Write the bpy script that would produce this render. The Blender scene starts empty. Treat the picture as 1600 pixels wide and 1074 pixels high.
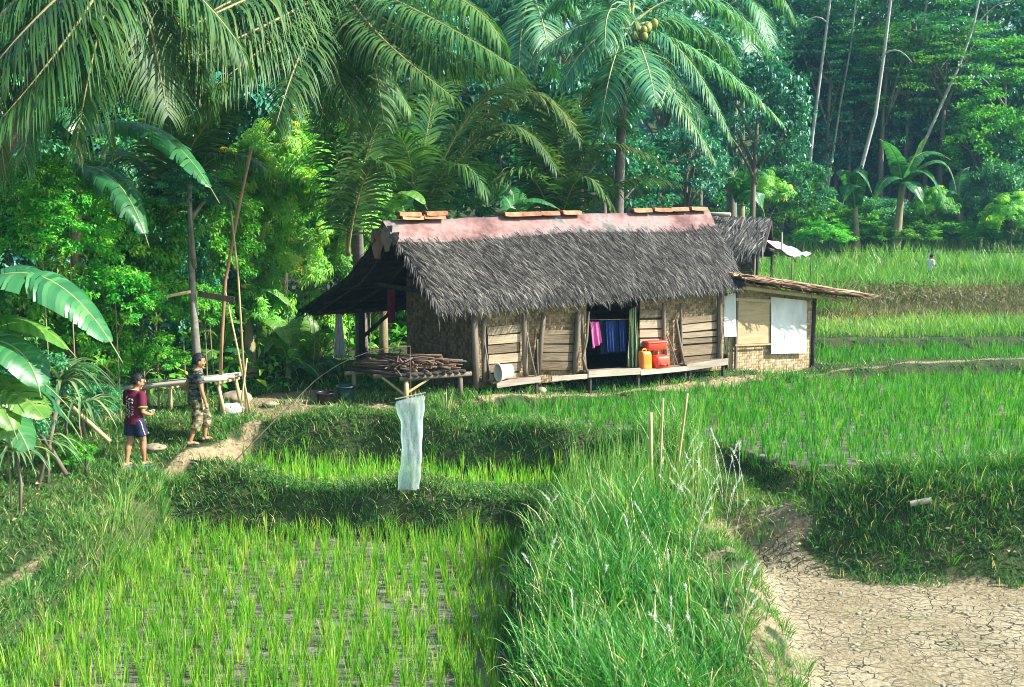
import bpy, math, random
import numpy as np
from mathutils import Vector, Matrix
from mathutils.bvhtree import BVHTree
RNG = np.random.default_rng(7)
random.seed(7)
SC = bpy.context.scene
COL = SC.collection
R = math.radians

# ------------------------------------------------------------------ camera model (used to survey the site from the photograph)
FPX, VH, CAMH = 1778.0, 288.0, 3.3
PITCH = math.atan((537 - VH) / FPX)
CP, SP = math.cos(PITCH), math.sin(PITCH)
def ray(u, v): return np.array([u - 800, FPX * CP + (537 - v) * SP, -FPX * SP + (537 - v) * CP])
def G(u, v, z):                       # ground point at height z
    d = ray(u, v); t = (z - CAMH) / d[2]; return np.array([d[0] * t, d[1] * t, z])
def AT(u, v, Y):                      # point at distance Y
    d = ray(u, v); t = Y / d[1]; return np.array([d[0] * t, Y, CAMH + d[2] * t])

# ------------------------------------------------------------------ mesh builder
class MB:
    def __init__(s): s.V = []; s.T = []; s.Q = []; s.A = []; s.n = 0; s.TM = []; s.QM = []; s.flat = False
    def add(s, V, T=None, Q=None, a=0.5, m=0):
        V = np.asarray(V, float).reshape(-1, 3)
        if isinstance(Q, list) and len(Q) == 6: s.flat = True
        if T is not None and len(T):
            T = np.asarray(T, int).reshape(-1, 3); s.T.append(T + s.n); s.TM.append(np.full(len(T), m))
        if Q is not None and len(Q):
            Q = np.asarray(Q, int).reshape(-1, 4); s.Q.append(Q + s.n); s.QM.append(np.full(len(Q), m))
        s.V.append(V); s.A.append(np.broadcast_to(np.asarray(a, float), (len(V),)).copy()); s.n += len(V)
        return s
    def box(s, c, size, ax=None, a=0.5, m=0):
        c = np.asarray(c, float); h = np.asarray(size, float) / 2
        ax = np.eye(3) if ax is None else np.asarray(ax, float)
        P = [c + ax[0] * h[0] * i + ax[1] * h[1] * j + ax[2] * h[2] * k for i, j, k in
             [(-1,-1,-1),(1,-1,-1),(1,1,-1),(-1,1,-1),(-1,-1,1),(1,-1,1),(1,1,1),(-1,1,1)]]
        return s.add(P, Q=[(0,3,2,1),(4,5,6,7),(0,1,5,4),(1,2,6,5),(2,3,7,6),(3,0,4,7)], a=a, m=m)
    def beam(s, p, q, w, h, up=(0,0,1), a=0.5, m=0):       # board from p to q
        p = np.asarray(p, float); q = np.asarray(q, float); d = q - p; L = np.linalg.norm(d); x = d / L
        y = np.cross(np.asarray(up, float), x); y /= np.linalg.norm(y); z = np.cross(x, y)
        return s.box((p + q) / 2, (L, w, h), (x, y, z), a, m)
    def tube(s, P, r, n=8, a=0.5, m=0, cap=True, flat=1.0):
        P = np.asarray(P, float); k = len(P); r = np.broadcast_to(np.asarray(r, float), (k,))
        T = np.gradient(P, axis=0); T /= np.linalg.norm(T, axis=1)[:, None] + 1e-9
        ref = np.array([0,0,1.]) if abs(T[0][2]) < .9 else np.array([1.,0,0])
        V = []; S = np.cross(T[0], ref)
        for i in range(k):
            S = S - T[i] * np.dot(S, T[i]); S /= np.linalg.norm(S) + 1e-9; U = np.cross(T[i], S)
            th = np.arange(n) * 2 * math.pi / n
            V.append(P[i] + r[i] * (np.cos(th)[:, None] * S + flat * np.sin(th)[:, None] * U))
        V = np.concatenate(V)
        Q = [(i*n + j, i*n + (j+1) % n, (i+1)*n + (j+1) % n, (i+1)*n + j) for i in range(k-1) for j in range(n)]
        T3 = []
        if cap:
            V = np.concatenate([V, P[:1], P[-1:]]); b = k * n
            T3 = [(b, (j+1) % n, j) for j in range(n)] + [(b+1, (k-1)*n + j, (k-1)*n + (j+1) % n) for j in range(n)]
        return s.add(V, T3, Q, a, m)
    def loft(s, rings, cap=True, a=0.5, m=0):
        n = len(rings[0]); k = len(rings); V = np.concatenate([np.asarray(r, float) for r in rings])
        Q = [(i*n + j, i*n + (j+1) % n, (i+1)*n + (j+1) % n, (i+1)*n + j) for i in range(k-1) for j in range(n)]
        T3 = []
        if cap:
            V = np.concatenate([V, [np.mean(rings[0], axis=0)], [np.mean(rings[-1], axis=0)]]); b = k * n
            T3 = [(b, (j+1) % n, j) for j in range(n)] + [(b+1, (k-1)*n + j, (k-1)*n + (j+1) % n) for j in range(n)]
        return s.add(V, T3, Q, a, m)
    def sphere(s, c, r, n=12, k=8, ax=None, a=0.5, m=0, fn=None):
        c = np.asarray(c, float); r = np.broadcast_to(np.asarray(r, float), (3,)); ax = np.eye(3) if ax is None else np.asarray(ax, float)
        P = [(0,0,-1.)]
        for i in range(1, k):
            ph = -math.pi/2 + math.pi * i / k
            for j in range(n):
                th = 2 * math.pi * j / n; P.append((math.cos(ph)*math.cos(th), math.cos(ph)*math.sin(th), math.sin(ph)))
        P.append((0,0,1.)); P = np.array(P)
        if fn is not None: P = fn(P)
        V = c + (P * r) @ ax
        Q = [(1+i*n+j, 1+i*n+(j+1) % n, 1+(i+1)*n+(j+1) % n, 1+(i+1)*n+j) for i in range(k-2) for j in range(n)]
        T3 = [(0, 1+(j+1) % n, 1+j) for j in range(n)] + [(len(P)-1, 1+(k-2)*n+j, 1+(k-2)*n+(j+1) % n) for j in range(n)]
        return s.add(V, T3, Q, a, m)
    def mesh(s, name, mats, org=(0,0,0), smooth=False):
        V = np.concatenate(s.V) - np.asarray(org, float)
        T = np.concatenate(s.T) if s.T else np.zeros((0,3), int); Q = np.concatenate(s.Q) if s.Q else np.zeros((0,4), int)
        me = bpy.data.meshes.new(name)
        me.vertices.add(len(V)); me.vertices.foreach_set('co', V.astype(np.float32).ravel())
        L = np.concatenate([T.ravel(), Q.ravel()]).astype(np.int32)
        me.loops.add(len(L)); me.loops.foreach_set('vertex_index', L)
        st = np.concatenate([np.arange(len(T)) * 3, len(T)*3 + np.arange(len(Q)) * 4]).astype(np.int32)
        me.polygons.add(len(st)); me.polygons.foreach_set('loop_start', st)
        mi = np.concatenate([x for x in s.TM] + [x for x in s.QM]).astype(np.int32)
        me.polygons.foreach_set('material_index', mi)
        me.polygons.foreach_set('use_smooth', np.full(len(st), bool(smooth) or not s.flat))
        at = me.attributes.new('v', 'FLOAT', 'POINT'); at.data.foreach_set('value', np.concatenate(s.A).astype(np.float32))
        me.update(calc_edges=True); me.validate()
        for m in (mats if isinstance(mats, (list, tuple)) else [mats]): me.materials.append(m)
        return me

ORG = {}
def tag(o, label=None, cat=None, group=None, kind=None):
    if label: o['label'] = label
    if cat: o['category'] = cat
    if group: o['group'] = group
    if kind: o['kind'] = kind
    return o
def thing(name, label, cat, loc, group=None):
    o = bpy.data.objects.new(name, None); COL.objects.link(o); o.location = loc; o.empty_display_size = .2
    ORG[o.name] = np.asarray(loc, float)
    return tag(o, label, cat, group)
def part(name, mb, mats, parent, smooth=False, label=None):       # world-space geometry under its thing
    me = mb if isinstance(mb, bpy.types.Mesh) else mb.mesh(name, mats, ORG[parent.name], smooth)
    o = bpy.data.objects.new(name, me); COL.objects.link(o); o.parent = parent; ORG[o.name] = ORG[parent.name]
    if label: o['label'] = label
    return o
def single(name, mb, mats, label, cat, loc, group=None, smooth=False):   # a thing that is one mesh
    o = bpy.data.objects.new(name, mb.mesh(name, mats, loc, smooth)); COL.objects.link(o); o.location = loc
    ORG[o.name] = np.asarray(loc, float)
    return tag(o, label, cat, group)
def setting(name, mb, mats, kind='structure', label=None, cat=None, smooth=False):
    o = bpy.data.objects.new(name, mb.mesh(name, mats, (0,0,0), smooth)); COL.objects.link(o)
    return tag(o, label, cat, None, kind)

# ------------------------------------------------------------------ materials
class NT:
    def __init__(s, name):
        s.m = bpy.data.materials.new(name); s.m.use_nodes = True; s.t = s.m.node_tree; s.t.nodes.clear()
        s.out = s.n('ShaderNodeOutputMaterial')
    def n(s, typ, ins=None, **kw):
        x = s.t.nodes.new(typ)
        for k, v in kw.items(): setattr(x, k, v)
        for k, v in (ins or {}).items():
            if isinstance(v, bpy.types.NodeSocket): s.t.links.new(v, x.inputs[k])
            elif isinstance(v, (tuple, list)) and len(v) == 3 and x.inputs[k].type == 'RGBA': x.inputs[k].default_value = (*v, 1)
            else: x.inputs[k].default_value = v
        return x
    def link(s, a, b): s.t.links.new(a, b)
    def ramp(s, fac, stops, interp='LINEAR'):
        x = s.n('ShaderNodeValToRGB', {'Fac': fac}); cr = x.color_ramp; cr.interpolation = interp
        while len(cr.elements) < len(stops): cr.elements.new(.5)
        for e, (p, c) in zip(cr.elements, stops): e.position = p; e.color = (*c, 1)
        return x.outputs['Color']
    def noise(s, scale, vec=None, detail=4, rough=.6, out='Fac'):
        x = s.n('ShaderNodeTexNoise', {'Scale': scale, 'Detail': detail, 'Roughness': rough})
        if vec is not None: s.link(vec, x.inputs['Vector'])
        return x.outputs[out]
    def mapping(s, scale=(1,1,1), rot=(0,0,0), src='Object', vec=None):
        v = vec if vec is not None else s.n('ShaderNodeTexCoord').outputs[src]
        return s.n('ShaderNodeMapping', {'Vector': v, 'Scale': scale, 'Rotation': rot}).outputs['Vector']
    def mix(s, fac, a, b, mode='MIX'):
        x = s.n('ShaderNodeMix', data_type='RGBA', blend_type=mode)
        for idx, v in ((0, fac), (6, a), (7, b)):
            if isinstance(v, bpy.types.NodeSocket): s.link(v, x.inputs[idx])
            else: x.inputs[idx].default_value = (*v, 1) if isinstance(v, (tuple, list)) else v
        return x.outputs[2]
    def math(s, op, a, b=0.0, clamp=False):
        return s.n('ShaderNodeMath', {0: a, 1: b}, operation=op, use_clamp=clamp).outputs[0]
    def bump(s, h, strength=.5, dist=.02):
        return s.n('ShaderNodeBump', {'Height': h, 'Strength': strength, 'Distance': dist}).outputs['Normal']
    def bsdf(s, col, rough=.7, normal=None, spec=.3, **kw):
        ins = {'Base Color': col, 'Roughness': rough, 'Specular IOR Level': spec}
        if normal is not None: ins['Normal'] = normal
        ins.update(kw)
        return s.n('ShaderNodeBsdfPrincipled', ins).outputs[0]
    def done(s, sh): s.link(sh, s.out.inputs['Surface']); return s.m
def leaf_mat(name, stops, trans=.4, rough=.45, vary=.25, spec=.35, tint=(1.0,1.15,.38), gain=1.0):
    stops = [(q, tuple(min(.9, x*gain) for x in c_)) for q, c_ in stops]
    t = NT(name); a = t.n('ShaderNodeAttribute', attribute_name='v')
    c = t.ramp(a.outputs['Fac'], stops)
    oi = t.n('ShaderNodeObjectInfo').outputs['Random']
    nz = t.noise(1.3, t.n('ShaderNodeNewGeometry').outputs['Position'], 2)
    f = t.math('ADD', t.math('MULTIPLY', oi, .5), t.math('MULTIPLY', nz, .5))
    hs = t.n('ShaderNodeHueSaturation', {'Color': c, 'Hue': t.math('ADD', .5 - vary*.06, t.math('MULTIPLY', f, vary*.12)),
             'Value': t.math('ADD', 1 - vary, t.math('MULTIPLY', f, 2*vary))}).outputs[0]
    p = t.bsdf(hs, rough, None, spec)
    tc = t.mix(1.0, hs, tint, 'MULTIPLY')
    tr = t.n('ShaderNodeBsdfTranslucent', {'Color': tc}).outputs[0]
    mx = t.n('ShaderNodeMixShader', {0: trans, 1: p, 2: tr}).outputs[0]
    return t.done(mx)
def soft_mat(name, c1, c2, scale=8, rough=.8, bump=.3, stretch=(1,1,1), rot=(0,0,0), spec=.25, detail=5, c3=None):
    t = NT(name); v = t.mapping(stretch, rot); n = t.noise(scale, v, detail)
    st = [(.3, c1), (.7, c2)] if c3 is None else [(.3, c1), (.52, c2), (.72, c3)]
    c = t.ramp(n, st); oi = t.n('ShaderNodeObjectInfo').outputs['Random']
    c = t.n('ShaderNodeHueSaturation', {'Color': c, 'Value': t.math('ADD', .8, t.math('MULTIPLY', oi, .4))}).outputs[0]
    return t.done(t.bsdf(c, rough, t.bump(n, bump, .01), spec))

# ------------------------------------------------------------------ vegetation generators (numpy)
def nrm(a): return a / (np.linalg.norm(a, axis=-1, keepdims=True) + 1e-9)
def blades(mb, P, h, w, lean=.3, curve=.5, segs=3, a=None, az=None, m=0, fold=0):
    """ribbons growing from P: h height, w width, lean start tilt, curve added tilt along the blade"""
    N = len(P); h = np.broadcast_to(h, (N,)); w = np.broadcast_to(w, (N,)); lean = np.broadcast_to(lean, (N,)); curve = np.broadcast_to(curve, (N,))
    az = RNG.uniform(0, 2*math.pi, N) if az is None else az
    D = np.stack([np.cos(az), np.sin(az), np.zeros(N)], 1)
    ta = RNG.uniform(0, math.pi, N)                                   # facing of the ribbon
    S = np.stack([np.cos(ta), np.sin(ta), np.zeros(N)], 1)
    X = np.array(P, float); rows = []
    for i in range(segs + 1):
        f = i / segs
        if i < segs:
            ww = (w * (1 - .55 * f**1.5))[:, None] * .5
            rows += [X - S*ww, X + S*ww]
        else: rows.append(X.copy())
        ang = lean + curve * (f + .5/segs)**1.3
        X = X + (h/segs)[:, None] * (D*np.sin(ang)[:, None] + np.array([0,0,1.])*np.cos(ang)[:, None])
    k = 2*segs + 1
    V = np.stack(rows, 1).reshape(-1, 3); b = np.arange(N)*k
    Q = np.concatenate([np.stack([b+2*i, b+2*i+1, b+2*i+3, b+2*i+2], 1) for i in range(segs-1)]) if segs > 1 else None
    T = np.stack([b+2*segs-2, b+2*segs-1, b+2*segs], 1)
    a = RNG.uniform(0, 1, N) if a is None else np.broadcast_to(a, (N,))
    return mb.add(V, T, Q, np.repeat(a, k), m)
def leaves(mb, P, D, Nn, L, W, a=None, m=0, fold=.25, bend=.2):
    """pointed leaves: base P, direction D, face normal Nn"""
    N = len(P); D = nrm(D); S = nrm(np.cross(D, Nn)); U = np.cross(S, D)
    L = np.broadcast_to(L, (N,))[:, None]; W = np.broadcast_to(W, (N,))[:, None]
    b0 = P; mid = P + D*L*.45 ; tip = P + D*L - U*L*bend
    V = np.stack([b0, mid - S*W*.5 + U*W*fold, tip, mid + S*W*.5 + U*W*fold, mid], 1).reshape(-1, 3); i = np.arange(N)*5
    T = np.concatenate([np.stack([i, i+4, i+1], 1), np.stack([i+1, i+4, i+2], 1), np.stack([i, i+3, i+4], 1), np.stack([i+4, i+3, i+2], 1)])
    a = RNG.uniform(0, 1, N) if a is None else a
    return mb.add(V, T, None, np.repeat(a, 5), m)
def rdir(N, zs=1.0):
    v = RNG.normal(size=(N,3)); v[:,2] *= zs; return nrm(v)
def bez(p0, p1, p2, n):
    t = np.linspace(0, 1, n)[:, None]; p0, p1, p2 = map(lambda q: np.asarray(q, float), (p0, p1, p2))
    return (1-t)**2*p0 + 2*t*(1-t)*p1 + t*t*p2
def through(p0, pm, p2, n):            # curve passing through a mid point
    p0, pm, p2 = map(lambda q: np.asarray(q, float), (p0, pm, p2))
    return bez(p0, 2*pm - .5*(p0 + p2), p2, n)
def frond(mb, p0, pm, p2, L=.75, n=62, w=.035, droop=.9, rr=.03, up=.15, start=.12, amin=0., amax=.8):
    n = int(n*1.7); w *= .9
    """coconut frond: rachis through three points with a comb of drooping leaflets on each side"""
    C = through(p0, pm, p2, n); T = nrm(np.gradient(C, axis=0))
    S = nrm(np.cross(T, np.array([0,0,1.]) + np.array([1e-3, 0, 0])))
    t = np.linspace(0, 1, n); mb.tube(C[::3], np.interp(t[::3], [0, 1], [rr, rr*.15]), 5, a=1.0)
    sel = t > start; C, T, S, t = C[sel], T[sel], S[sel], t[sel]
    ln = L * np.interp(t, [0, .15, .4, .75, 1], [.55, .85, 1, .8, .35])
    for sg in (-1, 1):
        N = len(t); l = ln * RNG.uniform(.75, 1.12, N); ang = RNG.normal(0, .06, N)
        keep = RNG.uniform(0, 1, N) > .04
        d = nrm(sg*S*np.cos(.6*t + .25 + ang)[:, None] + T*np.sin(.6*t + .25 + ang)[:, None] + np.array([0,0,1.])*(up + RNG.normal(0, .09, N))[:, None])
        P = C + T*RNG.uniform(-.02, .02, N)[:, None]
        rows = []; X = P; sg3 = 4; dr = 1.25 * droop * RNG.uniform(.7, 1.3, N)
        for i in range(sg3 + 1):
            f = i / sg3; ww = (w * np.array([.5, 1, .9, .6, .05])[i]) * np.ones(N)
            rows += [X - T*ww[:, None]*.5, X + T*ww[:, None]*.5]
            d = nrm(d - np.array([0,0,1.])*(dr*.42*(f + .25))[:, None]); X = X + d*(l/sg3)[:, None]
        V = np.stack(rows, 1)[keep]; N = len(V); k = 2*(sg3 + 1); b = np.arange(N)*k
        Q = np.concatenate([np.stack([b+2*i, b+2*i+1, b+2*i+3, b+2*i+2], 1) for i in range(sg3)])
        mb.add(V.reshape(-1, 3), None, Q, np.repeat(RNG.uniform(amin, amax, N), k))
    return mb
def banana_leaf(mb, p0, pm, p2, W=.5, n=26, sag=.5, tear=.25, side=None, a0=.1, a1=.75, rr=.018):
    """banana leaf: midrib through three points, blade torn into strips that sag either side"""
    C = through(p0, pm, p2, n + 1); T = nrm(np.gradient(C, axis=0)); t = np.linspace(0, 1, n + 1)
    S = nrm(np.cross(T, np.array([1e-3,0,1.])))
    if side is not None: S = nrm(np.broadcast_to(np.asarray(side, float), S.shape) - T*(T @ np.asarray(side, float))[:, None])
    mb.tube(C, np.interp(t, [0, 1], [rr, rr*.3]), 5, a=1.0)
    wid = W * .5 * np.sin(np.clip(t*1.02 + .06, 0, 1)**.75 * math.pi)**.55
    wid[-1] = .01
    for sg in (-1, 1):
        gap = np.zeros(n + 1); off = 0
        for i in range(n):
            torn = RNG.uniform() < tear
            if torn: off = RNG.normal(0, .4)
            cols = []
            for c, e in ((i, 0), (i + 1, -1 if torn else 0)):
                q = [C[c]]; X = C[c]; ang = .25 + off*.3
                ww = wid[c]*(1 if e == 0 else .93)
                for kk in range(4):
                    dirv = sg*S[c]*math.cos(ang) + np.array([0,0,1.])*math.sin(ang) + T[c]*.28
                    X = X + nrm(dirv)*ww/4; q.append(X); ang -= sag*(.6 + .5*off)
                cols.append(q)
            if torn:
                sh = (C[i] - C[i+1])*.18
                cols[1] = [q + sh*(k/4) for k, q in enumerate(cols[1])]
            V = np.array(cols[0] + cols[1]); Q = [(k, k+1, k+6, k+5) for k in range(4)]
            mb.add(V, None, Q, np.clip((a0 + a1)/2 + RNG.normal(0, .3)*(a1 - a0), 0, .85))
    return mb
def voxel(mb, size, name, mats, org, smooth_it=3):
    me = mb.mesh(name + '_src', mats, org); o = bpy.data.objects.new('tmp', me); COL.objects.link(o)
    md = o.modifiers.new('r', 'REMESH'); md.mode = 'VOXEL'; md.voxel_size = size; md.use_smooth_shade = True
    sm = o.modifiers.new('s', 'SMOOTH'); sm.iterations = smooth_it; sm.factor = .5
    dg = bpy.context.evaluated_depsgraph_get(); ev = o.evaluated_get(dg)
    out = bpy.data.meshes.new_from_object(ev); out.name = name
    bpy.data.objects.remove(o); bpy.data.meshes.remove(me)
    out.materials.clear()
    for m in (mats if isinstance(mats, (list, tuple)) else [mats]): out.materials.append(m)
    return out
def copy_tree(o, parent=None):
    c = o.copy(); COL.objects.link(c)
    if parent is not None: c.parent = parent
    for ch in list(o.children): copy_tree(ch, c)
    return c
EXPOSURE = 1.33; HAZE = 0.0007
# ================================================================== WORLD, SUN, CAMERA
w = bpy.data.worlds.new('World'); SC.world = w; w.use_nodes = True
SUN_AZ, SUN_EL = R(-8), R(38)
S = Vector((math.cos(SUN_EL)*math.cos(SUN_AZ), math.cos(SUN_EL)*math.sin(SUN_AZ), math.sin(SUN_EL)))
nt = w.node_tree; bg = nt.nodes['Background']; sky = nt.nodes.new('ShaderNodeTexSky'); sky.sky_type = 'NISHITA'; sky.sun_disc = False
sky.sun_elevation = SUN_EL; sky.sun_rotation = math.pi/2 - SUN_AZ; sky.air_density = 1.2; sky.dust_density = 1.0
nt.links.new(sky.outputs[0], bg.inputs[0]); bg.inputs[1].default_value = .12
sl = bpy.data.lights.new('sun', 'SUN'); sl.energy = 5.0; sl.angle = R(.6); sl.color = (1.0, .965, .88)
so = bpy.data.objects.new('sun', sl); COL.objects.link(so); so.rotation_euler = S.to_track_quat('Z', 'Y').to_euler(); so.location = (20, 5, 25)
cam = bpy.data.cameras.new('camera'); co = bpy.data.objects.new('camera', cam); COL.objects.link(co)
co.location = (0, 0, CAMH); co.rotation_euler = (math.pi/2 - PITCH, 0, 0)
cam.sensor_width = 36; cam.lens = FPX/1600*36; cam.clip_end = 2000; cam.clip_start = .1; SC.camera = co
SC.view_settings.view_transform = 'Standard'; SC.view_settings.look = 'None'; SC.view_settings.gamma = 1
SC.view_settings.exposure = EXPOSURE
SC.cycles.use_denoising = True; SC.cycles.filter_width = 1.0
SC.cycles.max_bounces = 8; SC.cycles.diffuse_bounces = 3; SC.cycles.transmission_bounces = 6; SC.cycles.transparent_max_bounces = 8
SC.cycles.volume_bounces = 0

# ================================================================== TERRAIN
CTRL = np.array([(-.65,18,0),(3.8,20.2,-.07),(5.4,20.8,-.2),(-2,17.25,0),(-3.2,17.4,-.08),(0,20,-.03),(2,21.5,-.1),(-3,21,-.25),(-5.5,21,-.1),(-8,18,.05),
 (-4.5,15.57,-.4),(-5.03,14.64,-.5),(-4.85,13.89,-.75),(-5.41,11.54,-1),(-5.3,9,-1.15),(-8,14,-.15),(-9,11,-.5),(-6.4,14.2,-.4),(-6.6,16,-.15),(-5.2,17,-.15),
 (-1.9,16.95,-.12),(-3.4,16.85,-.2),(.55,16.15,-.2),(2.3,15.6,-.22),(3.2,13.9,-.72),(2.9,14.4,-.6),(2.55,14.1,-.8),(3.6,13.7,-.62),(4.1,13.75,-.38),(4.8,13.8,-.22),(6.5,14,-.17),(10,14.3,-.15),
 (-4.5,15.15,-.72),(-2.6,15.05,-.82),(0,14.85,-.86),(.6,14.5,-.86),(1.7,14.2,-.78),(1.3,12,-1.0),(1.2,9.5,-1.1),(1.2,6,-1.2),(2.4,13.6,-.9),
 (9.7,21.4,.02),(14,21.7,.02),(12,21.6,.02),(7.8,21.2,.0),(6.2,21,-.06),(10,24.3,.02),(7,24.3,.02),(13,24.4,.02),(16,34,-.15),(5,30,-.15),(20,45,-.05),(-12,30,.3),(0,40,.1),(14,12,-.3),(11,9,-.8),(30,30,-.1),(-20,15,.4),(-20,40,.8),(0,0,-1.2),(-10,3,-.8),(12,2,-1)])
POLY = {   # name: (level, bank width, corner points = top of bank)
 'A': (-1.40, .28, [(-4.75,15.02),(-2.6,14.98),(0,14.72),(.4,14.45),(.25,12.5),(.12,10),(0,5),(-5.3,5),(-5.25,9),(-5.2,11.5),(-5.0,12.8),(-4.75,14.2)]),
 'B': (-.92, .3, [(-4.55,15.45),(-4.15,16.55),(-3.3,16.72),(-1.9,16.62),(.55,16.1),(1.7,15.75),(2.1,15.5),(1.9,15.05),(.5,15.0),(0,15.05),(-2.6,15.22)]),
 'C': (-.29, .2, [(-.9,17.45),(1.2,18.45),(3.5,19.75),(5.3,20.5),(8,20.95),(14.5,21.5),(14.5,14.9),(10,14.5),(6.5,14.3),(4.9,14.05),(3.6,13.95),(3.25,14.4),(2.7,15.7),(.8,16.5),(-1.2,17.05)]),
 'D': (-1.26, .7, [(2.45,14.1),(3.1,13.95),(3.6,13.62),(4.2,13.4),(4.9,13.3),(6.1,13.2),(9.5,13.0),(9.5,5),(2.05,5),(2.2,9.8),(2.4,12.2),(2.35,13.2)]),
 'F': (-.27, .2, [(5.9,21.35),(6.1,24.2),(15,24.4),(15,21.95)]),
}
def sdist(P, poly):
    """signed distance to polygon, positive inside"""
    poly = np.asarray(poly, float); n = len(poly); d = np.full(len(P), 1e9); ins = np.zeros(len(P), bool)
    for i in range(n):
        a, b = poly[i], poly[(i+1) % n]; ab = b - a
        t = np.clip(((P - a) @ ab) / (ab @ ab), 0, 1); q = a + t[:, None]*ab
        d = np.minimum(d, np.hypot(*(P - q).T))
        c = ((a[1] > P[:,1]) != (b[1] > P[:,1])) & (P[:,0] < (b[0]-a[0])*(P[:,1]-a[1])/(b[1]-a[1] + 1e-12) + a[0])
        ins ^= c
    return np.where(ins, d, -d)
def wob(x, y, s=1.0):
    return (np.sin(x*1.7*s + 1.3*np.sin(y*.9*s)) + np.sin(y*2.3*s + 1.1*np.sin(x*1.4*s)) + .6*np.sin(x*4.1*s - y*3.3*s) + .4*np.sin(x*7.7*s + y*6.1*s))/3
def hill(x, y):
    e = 57 + 2*np.sin(x*.13)
    k = np.clip((y - e)/60, 0, 1)
    l = np.clip((-x - 10 - .25*np.maximum(30 - y, 0))/40, 0, 1)
    return 18*k**.9 + 9*l*l
def height(x, y, detail=True):
    x = np.asarray(x, float); y = np.asarray(y, float); P = np.stack([x, y], 1)
    num = np.zeros(len(P)); den = np.zeros(len(P))
    for cx, cy, cz in CTRL:
        wgt = 1/((x-cx)**2 + (y-cy)**2 + .05)**1.8; num += wgt*cz; den += wgt
    z = num/den
    jit = np.stack([wob(x, y, 1.3), wob(y + 5, x - 3, 1.3)], 1)*.07
    for k, (lv, wd, poly) in POLY.items():
        d = sdist(P + jit, poly); s = np.clip(d/wd, 0, 1); s = s*s*(3 - 2*s)
        z = np.where(d > 0, z*(1-s) + (lv)*s, z)
    if detail:
        near = np.clip((40 - y)/20, 0, 1)
        z = z + .025*wob(x, y, 2.2)*near*np.where(inside('A', x, y, .35) | inside('D', x, y, .6), .35, 1)
    return z + hill(x, y)
def inside(k, x, y, m=0.0): return sdist(np.stack([x, y], 1), POLY[k][2]) > m
PATHL = np.array([(-6.2,10),(-5.6,11.5),(-5.2,12.9),(-4.95,13.9),(-4.95,14.6),(-4.6,15.4),(-4.1,16.3),(-3.6,17.0),(-2.8,17.25),(-1.6,17.05)])
BUND = np.array([(-1.6,17.05),(-.5,17.62),(1.2,18.55),(3.6,19.72),(5.5,20.62),(8,21.12),(11,21.52),(15,21.85)])
BUND2 = np.array([(6,24.3),(15.2,24.5)])
def pathd(x, y): return np.minimum(np.minimum(lined(PATHL, x, y), lined(BUND, x, y) + .2), lined(BUND2, x, y) + .2)
def lined(L_, x, y):
    d = np.full(len(x), 1e9)
    for a, b in zip(L_[:-1], L_[1:]):
        ab = b - a; t = np.clip(((x-a[0])*ab[0] + (y-a[1])*ab[1])/(ab@ab), 0, 1)
        d = np.minimum(d, np.hypot(x - a[0] - t*ab[0], y - a[1] - t*ab[1]))
    return d
def gz(x, y): return float(height(np.array([x]), np.array([y]))[0])
gx = np.concatenate([-np.geomspace(9.2, 160, 34)[::-1], np.arange(-9, 15.01, .09), np.geomspace(15.3, 160, 32)])
gy = np.concatenate([np.linspace(-25, 8.6, 20), np.arange(8.8, 24.6, .08), np.geomspace(24.9, 190, 60)])
X, Y = np.meshgrid(gx, gy); xf, yf = X.ravel(), Y.ravel(); zf = height(xf, yf)
nx, ny = len(gx), len(gy); idx = np.arange(nx*ny).reshape(ny, nx)
Q = np.stack([idx[:-1,:-1].ravel(), idx[:-1,1:].ravel(), idx[1:,1:].ravel(), idx[1:,:-1].ravel()], 1)
mb = MB().add(np.stack([xf, yf, zf], 1), None, Q)
gm = mb.mesh('ground', None or [], (0,0,0), True)
gm.materials.clear()
def attr(me, name, val): at = me.attributes.new(name, 'FLOAT', 'POINT'); at.data.foreach_set('value', val.astype(np.float32))
def sm(d, w): s = np.clip(d/w, 0, 1); return s*s*(3-2*s)
PD = np.stack([xf, yf], 1)
attr(gm, 'wet', np.maximum.reduce([sm(sdist(PD, POLY[k][2]) - POLY[k][1]*.7, .2) for k in 'ABCF']))
attr(gm, 'drymud', np.maximum(sm(sdist(PD, POLY['D'][2]) - .12 - .3*np.clip((xf-3.3)/.6, 0, 1), .5), 0))
dpath = pathd(xf, yf)
sandy = np.exp(-((xf-2.95)**2/.6 + (yf-13.7)**2/.3))
bund = lined(BUND, xf, yf)
dl = sdist(PD, POLY['D'][2])
attr(gm, 'dirt', np.clip(.95*(xf < 3.3)*(yf < 14.2)*sm(dl + .45, .3)*np.clip(.75 + wob(xf, yf, 2.6), 0, 1) + sm(.25 - lined(PATHL, xf, yf), .3)*np.clip(.8 + 1.3*wob(xf, yf, 1.6), 0, 1) + .5*sm(.3 - np.hypot(xf+4.4, yf-15.8), .6) + sandy*1.6 + .75*sm(.13 - bund + .05*wob(xf, yf, 3), .1) + .8*sm(1.5 - np.hypot(xf+3.4, yf-17.9), .8), 0, 1))
t = NT('ground_soil')
pos = t.n('ShaderNodeNewGeometry').outputs['Position']
def at(nm): return t.n('ShaderNodeAttribute', attribute_name=nm).outputs['Fac']
n1 = t.noise(3.0, pos, 6); n2 = t.noise(22, pos, 5); n3 = t.noise(.9, pos, 3)
base = t.ramp(n1, [(.3, (.018,.035,.012)), (.5, (.035,.06,.016)), (.7, (.09,.075,.035))])
def edge(a, k=.9):    # ragged edge for a zone
    return t.n('ShaderNodeMapRange', {0: t.math('ADD', a, t.math('MULTIPLY', t.math('SUBTRACT', n1, .5), k)), 1: .38, 2: .62}).outputs[0]
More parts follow.
